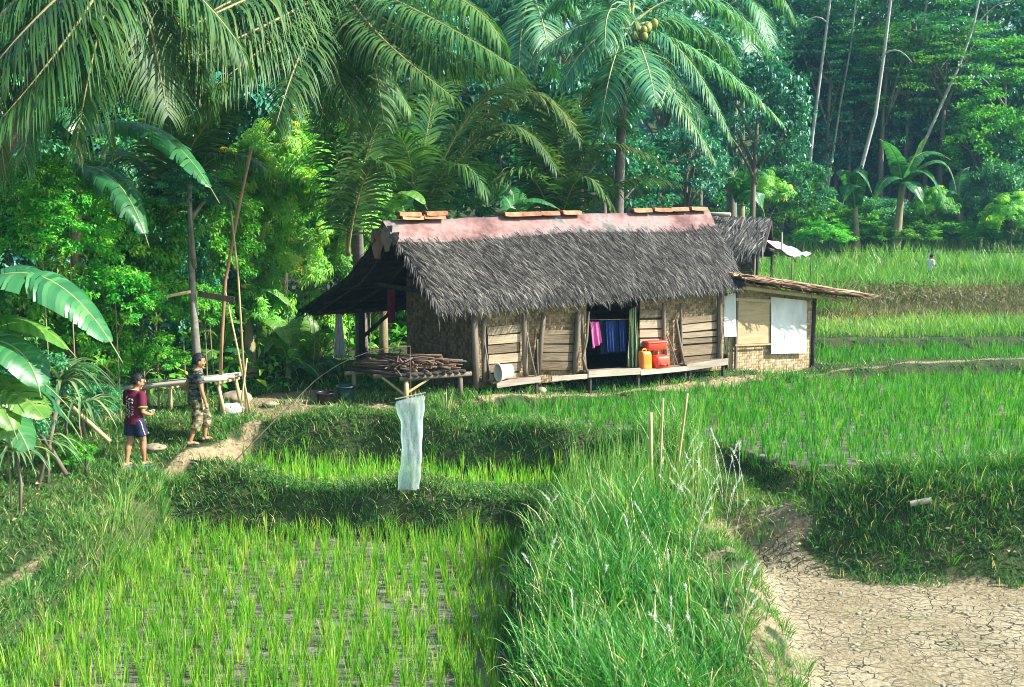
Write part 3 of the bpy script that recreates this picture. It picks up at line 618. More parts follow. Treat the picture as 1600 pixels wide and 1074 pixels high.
def thatch(mb, c00, c10, c01, c11, n, L=.3, w=.018, lift=.03, amin=0., amax=1., hang=.0, slant=0.9, tmax=1.0):
    """strands laid down a roof plane: c00-c10 upper edge, c01-c11 lower edge"""
    s = RNG.uniform(0, 1, n); tt = RNG.uniform(0, tmax, n)
    c00, c10, c01, c11 = [np.asarray(q, float) for q in (c00, c10, c01, c11)]
    P = ((1-s)*(1-tt))[:,None]*c00 + (s*(1-tt))[:,None]*c10 + ((1-s)*tt)[:,None]*c01 + (s*tt)[:,None]*c11
    D = nrm((1-s)[:,None]*(c01-c00) + s[:,None]*(c11-c10)); E = nrm(c10 - c00)
    Nn = nrm(np.cross(E, D)); Nn *= np.sign(Nn[:,2:3] + 1e-9)
    d = nrm(D + E*(slant*.4 + RNG.normal(0, .2, n))[:,None] + Nn*RNG.normal(.02, .035, n)[:,None])
    S = nrm(np.cross(d, Nn) + Nn*RNG.normal(0, .3, n)[:,None])
    l = L*RNG.uniform(.5, 1.25, n); P = P + Nn*RNG.uniform(0, lift, n)[:,None]
    X = P; rows = []; dd = d
    for i in range(4):
        ww = (w*RNG.uniform(.7, 1.3, n)*[.9, 1, .7, .15][i])[:,None]*.5
        rows += [X - S*ww, X + S*ww]
        dd = nrm(dd - Z3*(hang*(tt > .86)*RNG.uniform(.3, 1.2, n))[:,None]); X = X + dd*(l/3)[:,None]
    V = np.stack(rows, 1).reshape(-1, 3); b = np.arange(n)*8
    Q = np.concatenate([np.stack([b+2*i, b+2*i+1, b+2*i+3, b+2*i+2], 1) for i in range(3)])
    mb.add(V, None, Q, np.repeat(np.clip(RNG.uniform(amin, amax, n)**1.5, 0, 1), 8))
def slab(mb, c00, c10, c01, c11, th=.06, nu=8, nv=4, m=0, rough=0.0):
    """roof board between two edges, th thick below"""
    c = [np.asarray(q, float) for q in (c00, c10, c01, c11)]
    top = []
    for j in range(nv + 1):
        for i in range(nu + 1):
            s, q = i/nu, j/nv; top.append((1-s)*(1-q)*c[0] + s*(1-q)*c[1] + (1-s)*q*c[2] + s*q*c[3] + Z3*RNG.normal(0, rough))
    top = np.array(top); bot = top - Z3*th; n = len(top); k = nu + 1
    Qd = []
    for j in range(nv):
        for i in range(nu):
            q = j*k + i; Qd += [(q, q+k, q+k+1, q+1), (n+q, n+q+1, n+q+k+1, n+q+k)]
    for i in range(nu): Qd += [(i, i+1, n+i+1, n+i), (nv*k+i+1, nv*k+i, n+nv*k+i, n+nv*k+i+1)]
    for j in range(nv): Qd += [(j*k+k, j*k, n+j*k, n+j*k+k), (j*k+nu, j*k+nu+k, n+j*k+nu+k, n+j*k+nu)]
    mb.add(np.concatenate([top, bot]), None, Qd, m=m); mb.flat = True
hut = thing('bamboo_hut', 'bamboo and plank hut with grey thatched roof and pink ridge cloth beside the rice field', 'hut', (1.5, 19.5, 0))
RL0, RR0 = HP(-.67, 1.28, 2.62), HP(5.75, 1.28, 2.72)        # ridge ends
EL, ER = HP(-.72, -.2, 1.47), HP(5.15, -.2, 1.62)             # front eave
KL, KR = HP(-.67, 2.54, 1.7), HP(5.6, 2.54, 1.78)            # knee of the rear slope
BL, BR = HP(-.67, 4.35, .97), HP(5.5, 4.35, 1.03)            # rear eave
mb = MB(); slab(mb, RL0, RR0, EL, ER, .07, 14, 6, 1, .012)
thatch(mb, RL0, RR0, EL, ER, 20000, .21, .0105, .05, 0, 1, .35)
thatch(mb, EL + (RL0-EL)*.12, ER + (RR0-ER)*.12, EL, ER, 2000, .28, .014, .0, .0, .9, .9, .2)
thatch(mb, EL + (RL0-EL)*.05 - Z3*.05, ER + (RR0-ER)*.05 - Z3*.05, EL - Z3*.05, ER - Z3*.05, 1100, .26, .018, .02, .1, 1., 1.6, .0)
thatch(mb, EL + (RL0-EL)*.04 - Z3*.06, ER + (RR0-ER)*.04 - Z3*.06, EL - Z3*.06, ER - Z3*.06, 200, .32, .012, .02, .75, 1., 2.6, .0)
dv = HP(.14, 0, 0) - HP(0, 0, 0)                             # ragged verges
for e0, e1, sg in ((RL0, EL, -1), (RR0, ER, 1)):
    n = 260; q = RNG.uniform(0, 1, n); P = e0 + (e1-e0)*q[:,None] - dv*sg*.3
    blades(mb, P, .01, .01, 0, 0, 1)
    D = nrm((e1-e0)/np.linalg.norm(e1-e0) + A3*sg*RNG.uniform(.1, .7, n)[:,None] + rdir(n)*.2)
    leaves(mb, P, D, np.tile(Z3, (n,1)), RNG.uniform(.15, .32, n), .022, RNG.uniform(.1, 1, n))
roof = part('thatch_roof', mb, [M_thatch, M_thatch_base], hut)
mb = MB(); slab(mb, RL0, RR0, KL, KR, .06, 8, 4, 1, .01); slab(mb, KL, KR, BL, BR, .06, 8, 4, 1, .01)
thatch(mb, RL0, RR0, KL, KR, 2600, .32, .024, .05); thatch(mb, KL, KR, BL, BR, 3200, .32, .024, .05, 0, 1, .5)
n = 500; q = RNG.uniform(0, 1, n)
for e0, e1 in ((RL0, KL), (KL, BL)):
    P = e0 + (e1-e0)*q[:250,None]; leaves(mb, P, nrm(nrm(e1-e0) - A3*RNG.uniform(.1, .8, 250)[:,None] + rdir(250)*.25 - Z3*.15), np.tile(Z3, (250,1)), RNG.uniform(.1, .24, 250), .022, RNG.uniform(0, .5, 250))
P = BL + (BR-BL)*q[:,None]; leaves(mb, P, nrm(G3*.5 - Z3*RNG.uniform(.3, 1.4, n)[:,None] + rdir(n)*.35), np.tile(A3, (n,1)), RNG.uniform(.15, .4, n), .018, RNG.uniform(0, .5, n))
P = BL + (RL0-BL)*.0 + (BR-BL)*.0 + rdir(26)*.05; leaves(mb, P, nrm(G3 - Z3*.8 - A3*.6 + rdir(26)*.5), np.tile(A3, (26,1)), RNG.uniform(.2, .42, 26), .018, RNG.uniform(0, .4, 26))
rear = part('rear_thatch_roof', mb, [M_thatch, M_under], hut)
mb = MB()                                                     # rafters and purlins seen from the open gable
for i in (-.45, .1, 1.2, 2.4, 3.6, 4.8):
    mb.tube([HP(i, 1.28, 2.52), HP(i, 2.54, 1.6), HP(i, 4.3, .87)], .03, 6)
    mb.tube([HP(i, 1.28, 2.5), HP(i, -.25, 1.36)], .028, 6)
for j, z in ((2.0, 1.98), (2.9, 1.47), (3.6, 1.17), (4.15, .92)): mb.tube([HP(-.62, j, z), HP(5.4, j, z + .06)], .022, 6)
part('rafters', mb, M_darkwood, hut)
mb = MB().tube([HP(-.55, 1.28, 2.55), HP(5.6, 1.28, 2.64)], .04, 6); part('ridge_pole', mb, M_darkwood, hut)
mb = MB(); mb.tube([HP(-.1, .0, 1.5), HP(-.1, 2.7, 1.56)], .045, 6); part('tie_beam', mb, M_darkwood, hut); mb = MB(); mb.tube([HP(5., 0, 1.5), HP(5., 2.6, 1.56)], .045, 6); part('tie_beam', mb, M_darkwood, hut)
# ridge cloth
nu = 40; rows = []
prof = [(-.46, .0), (-.3, 0), (-.12, 0), (0, .045), (.1, .02), (.3, 0)]
for i in range(nu + 1):
    s = i/nu; c = RL0 + (RR0 - RL0)*(-.012 + s*1.02); fl = EL + (ER-EL)*s - c; fl = fl/np.linalg.norm(fl); bk = KL + (KR-KL)*s - c; bk = bk/np.linalg.norm(bk)
    fr = .46 + .05*math.sin(s*9) + RNG.normal(0, .012)
    fr *= 1 - .15*(s > .93)
    rows.append([c + fl*fr + Z3*.05, c + fl*fr*.6 + Z3*(.075 + RNG.normal(0,.008)), c + fl*.1 + Z3*.08, c + Z3*(.095 + RNG.normal(0, .006)), c + bk*.12 + Z3*.08, c + bk*.42 + Z3*.06])
V = np.array(rows).reshape(-1, 3); k = 6
Qd = [(i*k+j, (i+1)*k+j, (i+1)*k+j+1, i*k+j+1) for i in range(nu) for j in range(k-1)]
mb = MB().add(np.concatenate([V, V - Z3*.012]), None, Qd + [(q[3]+len(V), q[2]+len(V), q[1]+len(V), q[0]+len(V)) for q in Qd])
# torn end of the cloth hanging over the gable
for (j0, j1, dz, ln) in ((1.05, 1.35, 0, .42), (1.32, 1.7, -.05, .5), (.85, 1.08, -.1, .2)):
    a_, b_ = HP(-.71, j0, 2.64 + dz), HP(-.71, j1, 2.62 + dz); V = []
    for q in range(7):
        for s in range(5): V.append(a_ + (b_-a_)*(.5 + (s/4-.5)*(1 - q*.07)) - Z3*ln*q/6 + A3*(.02*math.sin(s*2.1 + q*.8) - .012*q*(q < 3)))
    V = np.array(V); Qd = [(q*5+s, q*5+s+1, q*5+s+6, q*5+s+5) for q in range(6) for s in range(4)]
    mb.add(V, None, Qd); mb.add(V - A3*.01, None, [x[::-1] for x in Qd])
part('ridge_cloth', mb, M_tarp, hut, True)
for (u, st) in ((640, 2), (678, 2), (800, 1), (826, 1), (856, 1), (888, 1), (1000, 1), (1030, 1), (1058, 1), (1086, 1)):
    kk = (u-800)/1787; i = (1.444 + kk*19.005)/(.891 - .454*kk); zr = 2.62 + (i+.67)/6.42*.1 + .115
    for q in range(st):
        mb = MB(); c = HP(i + random.uniform(-.02, .02), 1.28, zr + q*.055)
        ax = Matrix.Rotation(random.uniform(-.06, .06), 3, 'Z') @ Matrix.Rotation(random.uniform(-.05, .05), 3, 'X')
        X = np.array(ax @ Vector(A3)); Yv = np.cross(Z3, X); rg = []
        for e in np.linspace(-.19, .19, 5):
            half = [(-.13, -.05), (-.11, .012), (-.03, .02), (.03, .02), (.11, .012), (.13, -.05), (.115, -.055), (.1, -.008), (0, .0), (-.1, -.008), (-.115, -.055)]
            rg.append([c + X*e + Yv*y_ + Z3*(z_ + .03 + (.012 if e < -.15 else 0)) for y_, z_ in half])
        mb.loft(rg); mb.flat = True; part('ridge_tile', mb, M_tile, roof)
# walls
mb = MB()
def wallq(mb, i0, i1, z0a, z1a, z0b, z1b, j=.0, th=.03):
    p = [HP(i0, j, z0a), HP(i1, j, z0b), HP(i1, j, z1b), HP(i0, j, z1a)]; q = [x - N3*th for x in p]
    mb.add(p + q, None, [(0,1,2,3), (7,6,5,4), (0,4,5,1), (1,5,6,2), (2,6,7,3), (3,7,4,0)])
wallq(mb, 0, 2.13, .05, 1.5, .03, 1.56); part('front_wall', mb, M_weave_front, hut); mb = MB(); wallq(mb, 3.2, 5.0, .02, 1.6, -.02, 1.62)
part('front_wall', mb, M_weave_front, hut)
mb = MB(); p = [HP(0, .0, -.1), HP(0, 1.88, -.15), HP(0, 1.88, 1.72), HP(0, .0, 1.5)]; q = [x + A3*.03 for x in p]
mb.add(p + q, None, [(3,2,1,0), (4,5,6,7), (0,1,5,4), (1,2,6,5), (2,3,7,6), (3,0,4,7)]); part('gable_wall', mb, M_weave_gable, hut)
mb = MB(); p = [HP(5, .03, -.15), HP(5, 1.88, -.2), HP(5, 1.88, 1.76), HP(5, .03, 1.6)]; q = [x - A3*.03 for x in p]
mb.add(p + q, None, [(0,1,2,3), (7,6,5,4), (0,4,5,1), (1,5,6,2), (2,6,7,3), (3,7,4,0)])
p = [HP(.04, 1.88, -.2), HP(4.96, 1.88, -.2), HP(4.96, 1.88, 2.05), HP(.04, 1.88, 2.0)]; q = [x + G3*.03 for x in p]
mb.add(p + q, None, [(0,1,2,3), (7,6,5,4), (0,4,5,1), (1,5,6,2), (2,6,7,3), (3,7,4,0)])
mb.add([HP(.3, .3, 1.62), HP(4.7, .3, 1.66), HP(4.7, 1.8, 1.7), HP(.3, 1.8, 1.68)], None, [(0,1,2,3)])
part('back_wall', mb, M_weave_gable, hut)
mb = MB(); slab(mb, HP(.04, .03, .13), HP(4.96, .03, .1), HP(.04, 1.86, .13), HP(4.96, 1.86, .1), .04); part('floor', mb, M_darkwood, hut)
# slatted panels (each panel one part)
def panel(rows, d=.05, gap=1):
    mb = MB()
    for (u0, v0, u1, v1, hpx) in rows:
        p, q = PF(u0, v0, d), PF(u1, v1, d); s = np.linalg.norm(p - CAMP)/1778
        ax = (q - p)/np.linalg.norm(q - p); up = Z3 - ax*(ax @ Z3); up /= np.linalg.norm(up)
        mb.box((p + q)/2 + N3*random.uniform(0, .012), (np.linalg.norm(q-p), .022, (hpx + (.7 if hpx > 8 else .2))*s), (ax, N3, up), a=random.uniform(0, 1))
    (a0, b0, a1, b1, _), (a2, b2, a3, b3, _) = rows[0], rows[-1]; q4 = [PF(a0, b0, .036), PF(a1, b1, .036), PF(a3, b3, .036), PF(a2, b2, .036)]
    mb.add(q4 + [x - N3*.012 for x in q4], None, [(3,2,1,0), (4,5,6,7), (0,1,5,4), (1,2,6,5), (2,3,7,6), (3,0,4,7)], m=1)  # dark sheet added behind the slats so the gaps read as shade
    part('slat_panel', mb, [M_plank, M_darkwood], hut)
panel([(761,518,813,512.5,12), (762,532,812,528,12.5), (762,547,811,542.5,12), (763,562,812,558,13), (763,577,813,573,12.5), (764,590,812,587,9)])
panel([(848,519.5,902,519,7), (847,530.5,902,530,12), (845,544.5,901,545,11), (843,557.5,901,558,11), (842,571,900,572,12)])
panel([(999,491,1037,490,11), (999,507,1037,506,12), (999,521.5,1036,521,11), (999,536,1036,535,11)])
panel([(1063,502,1122,495.5,9), (1063,514,1122,508,10), (1063,525,1122,520.5,7.5), (1064,534,1122,530.5,7), (1064,549,1122,544,15), (1064,563,1122,557,7)])
def pole(name, pts, w, mat=M_post, d=.1, parent=hut, d2=None):
    P = [PF(u, v, d if d2 is None else d + (d2-d)*k/(len(pts)-1)) for k, (u, v) in enumerate(pts)]
    mb = MB().tube(through(P[0], (P[0]+P[-1])/2 + np.array([random.uniform(-.015,.015), 0, 0]), P[-1], 6) if len(P) == 2 else P, w, 7)
    if parent is None: return mb, P
    part(name, mb, mat, parent)
for pts, w in (([(741,488),(743,560),(744,614)], .055), ([(756,498),(757,596)], .04), ([(819.5,489),(822,590)], .045), ([(850,489),(846,530),(841,583)], .042),
               ([(904,488),(898,583)], .05), ([(908.5,489),(914,584)], .035), ([(1037,474),(1040,562)], .035), ([(1124,458),(1124,566)], .05), ([(1064,474),(1066,564)], .024)):
    pole('wall_post', pts, w)
for pts, w, lab in (([(757,535),(769,602)], .014, 'thin brown stick leaning on the hut wall just left of the white bucket'),
                    ([(823,519),(838,589)], .014, 'thin straight pole slanting across the gap right of the white bucket'),
                    ([(840,530),(841,588)], .012, 'short upright stick standing in the gap between two slat panels'),
                    ([(920,487),(917,530),(910.5,560),(919,586)], .022, 'pale crooked pole leaning at the left side of the doorway by the pink shirt'),
                    ([(1041,522),(1059,571)], .013, 'thin stick leaning beside the red containers'),
                    ([(1056.5,499),(1064,545),(1071,577)], .024, 'pale thick pole leaning before the dark gap right of the red containers'),
                    ([(1128,494),(1137,566)], .008, 'thin dark stick slanting below the small white sheet')):
    mb, P = pole('', pts, w, parent=None, d=.12, d2=.26)
    single('wooden_pole', mb, M_post if w > .01 else M_darkwood, lab, 'pole', tuple(P[-1]), 'poles leaning on the hut front')
# raised ledge along the front: sill planks on short legs
for (u0, v0, u1, v1, hp) in ((776,602,844,592.5,9), (862,592,917,588,7), (919,585,1000,580,10), (1001,583,1073,576,7), (1073,574.5,1137,565,10)):
    p, q = PF(u0, v0, .32), PF(u1, v1, .32); s = np.linalg.norm(p - CAMP)/1778
    mb = MB(); ax = (q-p)/np.linalg.norm(q-p); up = np.cross(np.cross(ax, Z3), ax); up /= np.linalg.norm(up)
    mb.box((p+q)/2, (np.linalg.norm(q-p), .035, hp*s), (ax, N3, up), a=random.uniform(.2, .9))
    part('sill_plank', mb, M_sill, hut)
    for k in range(3):                                       # boards behind the sill form the ledge
        mb = None
mb = MB()
for (u0, v0, u1, v1) in ((770,598,846,589), (919,582,1073,573.5), (1073,571,1136,562)):
    p, q = PF(u0, v0, .3), PF(u1, v1, .3); ax = (q-p)/np.linalg.norm(q-p)
    for k in range(3): mb.box((p+q)/2 - N3*(.045 + .095*k) - Z3*.01, (np.linalg.norm(q-p), .088, .02), (ax, N3, np.cross(ax, N3)), a=random.uniform(0, .7))
part('ledge', mb, M_plank, hut)
mb = MB()
for u, v in ((780,598), (838,590), (922,582), (997,578), (1070,574), (1078,572), (1130,563)):
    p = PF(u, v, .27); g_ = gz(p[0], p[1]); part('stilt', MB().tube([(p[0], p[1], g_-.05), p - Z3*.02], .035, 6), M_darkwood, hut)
mb = MB(); p = PF(744, 600, .1)
for i, j in ((.39, 4.1), (2.6, 4.1), (5.0, 4.1)):
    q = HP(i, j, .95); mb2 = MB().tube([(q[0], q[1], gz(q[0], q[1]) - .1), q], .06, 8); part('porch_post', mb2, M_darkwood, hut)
mb = MB().tube([HP(.42, 4.08, .45), HP(1.0, 4.08, .9)], .035, 6); part('brace', mb, M_darkwood, hut)
mb = MB().tube([HP(-.5, 4.1, .93), HP(5.3, 4.1, .97)], .045, 6); part('eave_beam', mb, M_darkwood, hut)
for u in (484, 492, 548, 560):
    i = {484: -.48, 492: -.38, 548: .2, 560: .33}[u]; q = HP(i, 4.25, .92); mb = MB().tube([q, q + [.02, 0, -.5], (q[0]-.03, q[1], gz(q[0], q[1]))], .008, 4); part('hanging_cord', mb, M_bamboo, hut)

# ================================================================== SHED AGAINST THE RIGHT END
shed = thing('bamboo_shed', 'low woven bamboo shed with white sheets on its wall and a ragged stick roof', 'shed', (4.9, 20.8, -.1))
p0, p1 = PF(1137, 595, -.1), PF(1268, 583, -.1); mb = MB()
zb0, zb1 = gz(p0[0], p0[1]) - .1, gz(p1[0], p1[1]) - .1
P = [np.array([p0[0], p0[1], zb0]), np.array([p1[0], p1[1], zb1]), np.array([p1[0], p1[1], 1.22]), np.array([p0[0], p0[1], 1.6])]; q = [x - N3*.03 for x in P]
mb.add(P + q, None, [(0,1,2,3), (7,6,5,4), (0,4,5,1), (1,5,6,2), (2,6,7,3), (3,7,4,0)]); part('front_wall', mb, M_weave_shed, shed)
mb = MB(); P2 = [P[1], P[1] + G3*1.9, P[2] + G3*1.9 + Z3*.05, P[2]]; q = [x - A3*.03 for x in P2]
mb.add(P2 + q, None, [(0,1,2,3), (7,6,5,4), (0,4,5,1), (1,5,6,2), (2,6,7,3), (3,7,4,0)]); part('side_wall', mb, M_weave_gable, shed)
part('wall_batten', MB().beam(PF(1150, 468, -.02), PF(1204, 471, -.02), .02, .05), M_bamboo, shed); part('wall_batten', MB().beam(PF(1149, 540, -.02), PF(1204, 538, -.02), .012, .03), M_bamboo, shed)
M_mat = soft_mat('plain_bamboo_mat', (.34,.24,.13), (.48,.36,.21), 3, .8, .2, (1,1,6))
mb = MB(); pp = [PF(u, v, -.045) for u, v in ((1152,538),(1204,536),(1204,468),(1152,466))]; qq = [x - N3*.02 for x in pp]
mb.add(pp + qq, None, [(0,1,2,3), (7,6,5,4), (0,4,5,1), (1,5,6,2), (2,6,7,3), (3,7,4,0)]); part('mat_panel', mb, M_mat, shed)
for q4, lab in ((((1205,553),(1260,552),(1260,470),(1205,464)), 'large square white sheet'), (((1131,527),(1151,526),(1149,458),(1127,462)), 'small narrow white sheet')):
    mb = MB(); pp = [PF(u, v, -.02) for u, v in q4]; V = []
    for b in range(9):
        for a in range(7): s, r_ = a/6, b/8; V.append((1-s)*(1-r_)*pp[0] + s*(1-r_)*pp[1] + s*r_*pp[2] + (1-s)*r_*pp[3] + N3*.012*math.sin(s*5 + r_*4)*r_)
    V = np.array(V); Qd = [(b*7+a, b*7+a+1, b*7+a+8, b*7+a+7) for b in range(8) for a in range(6)]
    mb.add(V, None, Qd); mb.add(V - N3*.008, None, [x[::-1] for x in Qd]); part('white_sheet', mb, M_white, shed, True, lab)
mb = MB().tube([(p1[0], p1[1], zb1), (p1[0], p1[1], 1.24)], .045, 7); part('corner_post', mb, M_darkwood, shed)
mb = MB(); q = PF(1151, 500, -.05); mb.tube([(q[0], q[1], gz(q[0], q[1])-.05), (q[0], q[1], 1.5)], .03, 6); part('wall_post', mb, M_post, shed)
S0, S1, S2, S3 = HP(4.85, 1.8, 1.78), HP(7.6, 1.8, 1.3), HP(5.0, -.38, 1.66), HP(7.75, -.34, 1.22)
mb = MB(); slab(mb, S0, S1, S2, S3, .03, 10, 4, 1, .012); n = 900
s = RNG.uniform(-.02, .85, n); r_ = np.concatenate([RNG.uniform(0, 1, 500), RNG.uniform(.86, 1.04, 400)])
L = RNG.uniform(.5, 1.3, n)
M_stick = wood_mat('dry_palm_sticks', (.1,.055,.035), (.26,.16,.1), (.5,.36,.23), (.3,.3,1), YAW, 16)
for k in range(n):
    def sp(a, b): return (1-a)*(1-b)*S0 + a*(1-b)*S1 + (1-a)*b*S2 + a*b*S3
    e = min(s[k] + L[k]/2.8, 1.06 if r_[k] < .8 else 1.1); P = [sp(s[k], r_[k]), sp((s[k]+e)/2, r_[k] + random.gauss(0, .02)), sp(e, r_[k] + random.gauss(0, .05))]
    up = random.uniform(0, .07); P = [x + Z3*(up + random.gauss(0, .012)) for x in P]; mb.tube(P, [random.uniform(.008, .02)]*2 + [.005], 4, a=random.random())
n = 150; s = np.concatenate([RNG.uniform(0, 1, 60), RNG.uniform(.8, 1.05, 90)])
for k in range(n):
    a_ = s[k]; b_ = random.uniform(.95, 1.03) if k < 60 else random.uniform(.2, 1.02); p = (1-a_)*(1-b_)*S0 + a_*(1-b_)*S1 + (1-a_)*b_*S2 + a_*b_*S3
    l = random.uniform(.06, .3)*(1 if a_ > .6 else .5); mb.tube([p, p + [random.uniform(-.05,.1), random.uniform(-.08,.02), -l*.5], p + [random.uniform(-.06,.2), random.uniform(-.1,.05), -l]], [.007,.006,.002], 3, a=random.random()*.5)
part('stick_roof', mb, [M_stick, M_under], shed)
for d, (a_, b_) in ((.1, (1200, 1316)), (-1.2, (1180, 1300))):
    p, q = HP(4.9, -.2 - d*0 if d > 0 else 1.5, 1.52), HP(7.7, -.2 if d > 0 else 1.5, 1.13); mb = MB().tube([p, q], .04, 9, cap=False); mb.tube([p, q], .028, 9, cap=False); part('roof_beam', mb, M_bamboo, shed)

# ================================================================== THE OTHER HUT BEHIND
Yh = 33.0
far = thing('thatched_hut', 'small far hut with grey thatch and a white sagging awning, in tall grass', 'hut', (7.6, 34, -.1))
FL, FR = AT(1085, 338, 34.2), AT(1205, 341, 33.6); fl, fr = AT(1085, 398, 32.6), AT(1192, 392, 32.2)
b1, b2 = FL + [.6, 2.2, -1.2], FR + [.6, 2.2, -1.2]
mb = MB(); slab(mb, FL, FR, fl, fr, .08, 6, 4, 1, .015); slab(mb, FL, FR, b1, b2, .08, 6, 4, 1); thatch(mb, FL, FR, fl, fr, 2200, .45, .035, .06, .2, 1., .3, -.6); thatch(mb, FL, FR, b1, b2, 800, .45, .035, .06)
part('thatch_roof', mb, [M_thatch, M_thatch_base], far)
mb = MB().tube([FL + Z3*.08, FR + Z3*.1 + [-1.2, 0, 0]], .06, 7); part('ridge_pole', mb, M_sill, far)
mb = MB(); w0, w1 = fl + [.2, .35, -.1], fr + [-.15, .35, -.1]
for a_, b_ in ((w0, w1), (w1, w1 + [.5, 2.4, 0])):
    V = [np.array([a_[0], a_[1], -.2]), np.array([b_[0], b_[1], -.2]), b_, a_]; mb.add(V + [x + [0, .03, 0] for x in V], None, [(0,1,2,3), (7,6,5,4)])
part('wall', mb, M_weave_gable, far)
mb = MB()
for p in (fr + [-.1, .2, 0], b2 + [-.1, -.3, 0]): mb.tube([(p[0], p[1], -.2), p], .05, 6)
mb.tube([FR - Z3*.1, fr - Z3*.05], .04, 6); mb.tube([FR - Z3*.1, b2 - Z3*.05], .04, 6); mb.tube([fr + [-.05,.4,.1], b2 + [-.1,-.4,.15]], .05, 6); part('frame', mb, M_darkwood, far)
a0, a1, a2, a3 = AT(1188, 371, 33.2), AT(1222, 381, 34.6), AT(1238, 402, 32.2), AT(1268, 398, 33.6); V = []
for b in range(7):
    for a in range(7):
        s, r_ = a/6, b/6; V.append((1-s)*(1-r_)*a0 + s*(1-r_)*a1 + (1-s)*r_*a2 + s*r_*a3 - Z3*.18*math.sin(math.pi*s)*math.sin(math.pi*r_) + Z3*RNG.normal(0, .03))
V = np.array(V); Qd = [(b*7+a, b*7+a+1, b*7+a+8, b*7+a+7) for b in range(6) for a in range(6)]
mb = MB().add(V, None, Qd); mb.add(V - Z3*.02, None, [x[::-1] for x in Qd]); part('awning', mb, cloth_mat('grey_white_awning', (.3,.28,.27), (.55,.53,.51), 4), far, label='pale sagging awning sheet')
mb = MB()
for p in (a2, a3): part('awning_pole', MB().tube([(p[0], p[1], -.2), p + Z3*.03], .018, 6), M_post, far)
part('awning_pole', MB().tube([AT(1221, 400, 33.), AT(1222, 363, 33.)], .025, 6), M_sill, far)
# ================================================================== SMALL THINGS AROUND THE HUT
def cloth(name, corners, mats, label, cat, folds=4, amp=.02, nrmv=N3, hem=.0, group=None, taper=1.0, nx=24, ny=16):
    """hanging cloth between top-left, top-right, bottom-right, bottom-left with vertical folds and real thickness"""
    tl, tr, br, bl = [np.asarray(c, float) for c in corners]; V = []
    for b in range(ny + 1):
        for a in range(nx + 1):
            s, r_ = a/nx, b/ny; p = (1-s)*(1-r_)*tl + s*(1-r_)*tr + s*r_*br + (1-s)*r_*bl
            f = math.sin(s*folds*2*math.pi + .7*math.sin(r_*3)) + .4*math.sin(s*folds*4.7 + r_*2 + 1)
            V.append(p + nrmv*amp*f*(.35 + .65*r_) - Z3*hem*math.sin(s*math.pi*2.3 + 1)*r_)
    V = np.array(V); k = nx + 1; Qd = [(b*k+a, b*k+a+1, b*k+k+a+1, b*k+k+a) for b in range(ny) for a in range(nx)]
    n = len(V); B = [(i, i+1) for i in range(nx)]
    mb = MB().add(np.concatenate([V, V - nrmv*.012]), None, Qd + [(q[3]+n, q[2]+n, q[1]+n, q[0]+n) for q in Qd] + [(a+1, a, n+a, n+a+1) for a in range(nx)] + [(ny*k+a, ny*k+a+1, n+ny*k+a+1, n+ny*k+a) for a in range(nx)])
    return mb, tuple(V[nx//2])
M_pink = cloth_mat('pink_cotton', (.62,.08,.3), (.75,.2,.45)); M_blue = cloth_mat('navy_blue_cotton', (.012,.03,.12), (.02,.055,.2), 4); M_dkblue = cloth_mat('dark_navy_cotton', (.01,.02,.06), (.016,.035,.11), 4)
def shirt_on_line(uvs, mat, label, d=-.12, folds=3, amp=.015):
    mb, p = cloth('', [PF(u, v, d) for u, v in uvs], mat, label, 'shirt', folds, amp)
    return single('hanging_shirt', mb, mat, label, 'shirt', p, 'washing in the doorway', True)
o = shirt_on_line([(922,503),(936,503),(941,536),(926,545)], M_pink, 'bright pink shirt hanging crookedly at the left side of the dark doorway', .0, 2, .02)
shirt_on_line([(936,500),(948,499),(950,553),(939,553)], M_dkblue, 'dark navy garment hanging right behind the pink shirt', -.14)
shirt_on_line([(946,502),(959,501),(961,551),(949,551)], M_blue, 'brightest blue garment in the middle of the doorway washing', -.08)
shirt_on_line([(959,501),(968,500),(970,552),(961,552)], M_dkblue, 'narrow dark blue garment hanging right of the brightest blue one', -.13, 2)
shirt_on_line([(967,501),(977,500),(978,550),(969,550)], M_blue, 'blue garment hanging next to the green patterned cloth', -.1, 2)
mb = MB().tube([PF(914, 500, -.1), PF(960, 499.5, -.1), PF(1003, 498, -.1)], .006, 5); single('washing_line', mb, M_bamboo, 'thin line strung across the doorway carrying the washing', 'washing line', tuple(PF(914, 500, -.1)))
t = NT('green_patterned_cloth'); m = t.mapping((1,1,1), (0,0,-YAW), vec=t.n('ShaderNodeNewGeometry').outputs['Position'])
wv = t.n('ShaderNodeTexWave', {'Vector': m, 'Scale': 9.0, 'Distortion': 1.2}, bands_direction='X').outputs['Fac']
ck = t.n('ShaderNodeTexChecker', {'Vector': m, 'Scale': 30.0}).outputs['Fac']
c = t.mix(t.math('MULTIPLY', t.math('GREATER_THAN', wv, .62), 1), t.mix(ck, (.03,.06,.03), (.07,.11,.05)), (.42,.46,.22)); M_pat = t.done(t.bsdf(c, .85))
mb, p = cloth('', [PF(984,484,.03), PF(994,479,.06), PF(1001,577,.12), PF(979,575,.05)], None, '', '', 3, .03)
single('patterned_cloth', mb, M_pat, 'long green cloth with pale stripes hanging at the right of the doorway', 'cloth', p, None, True)
mb, p = cloth('', [HP(-.12, 2.02, 1.5), HP(-.12, 2.3, 1.5), HP(-.14, 2.24, .9), HP(-.12, 2.04, .92)], None, '', '', 2, .02, -A3)
single('hanging_cloth', mb, cloth_mat('maroon_cotton', (.09,.008,.025), (.15,.015,.045)), 'dark maroon cloth hanging in the open porch left of the gable wall', 'cloth', p, 'cloths hanging in the porch', True)
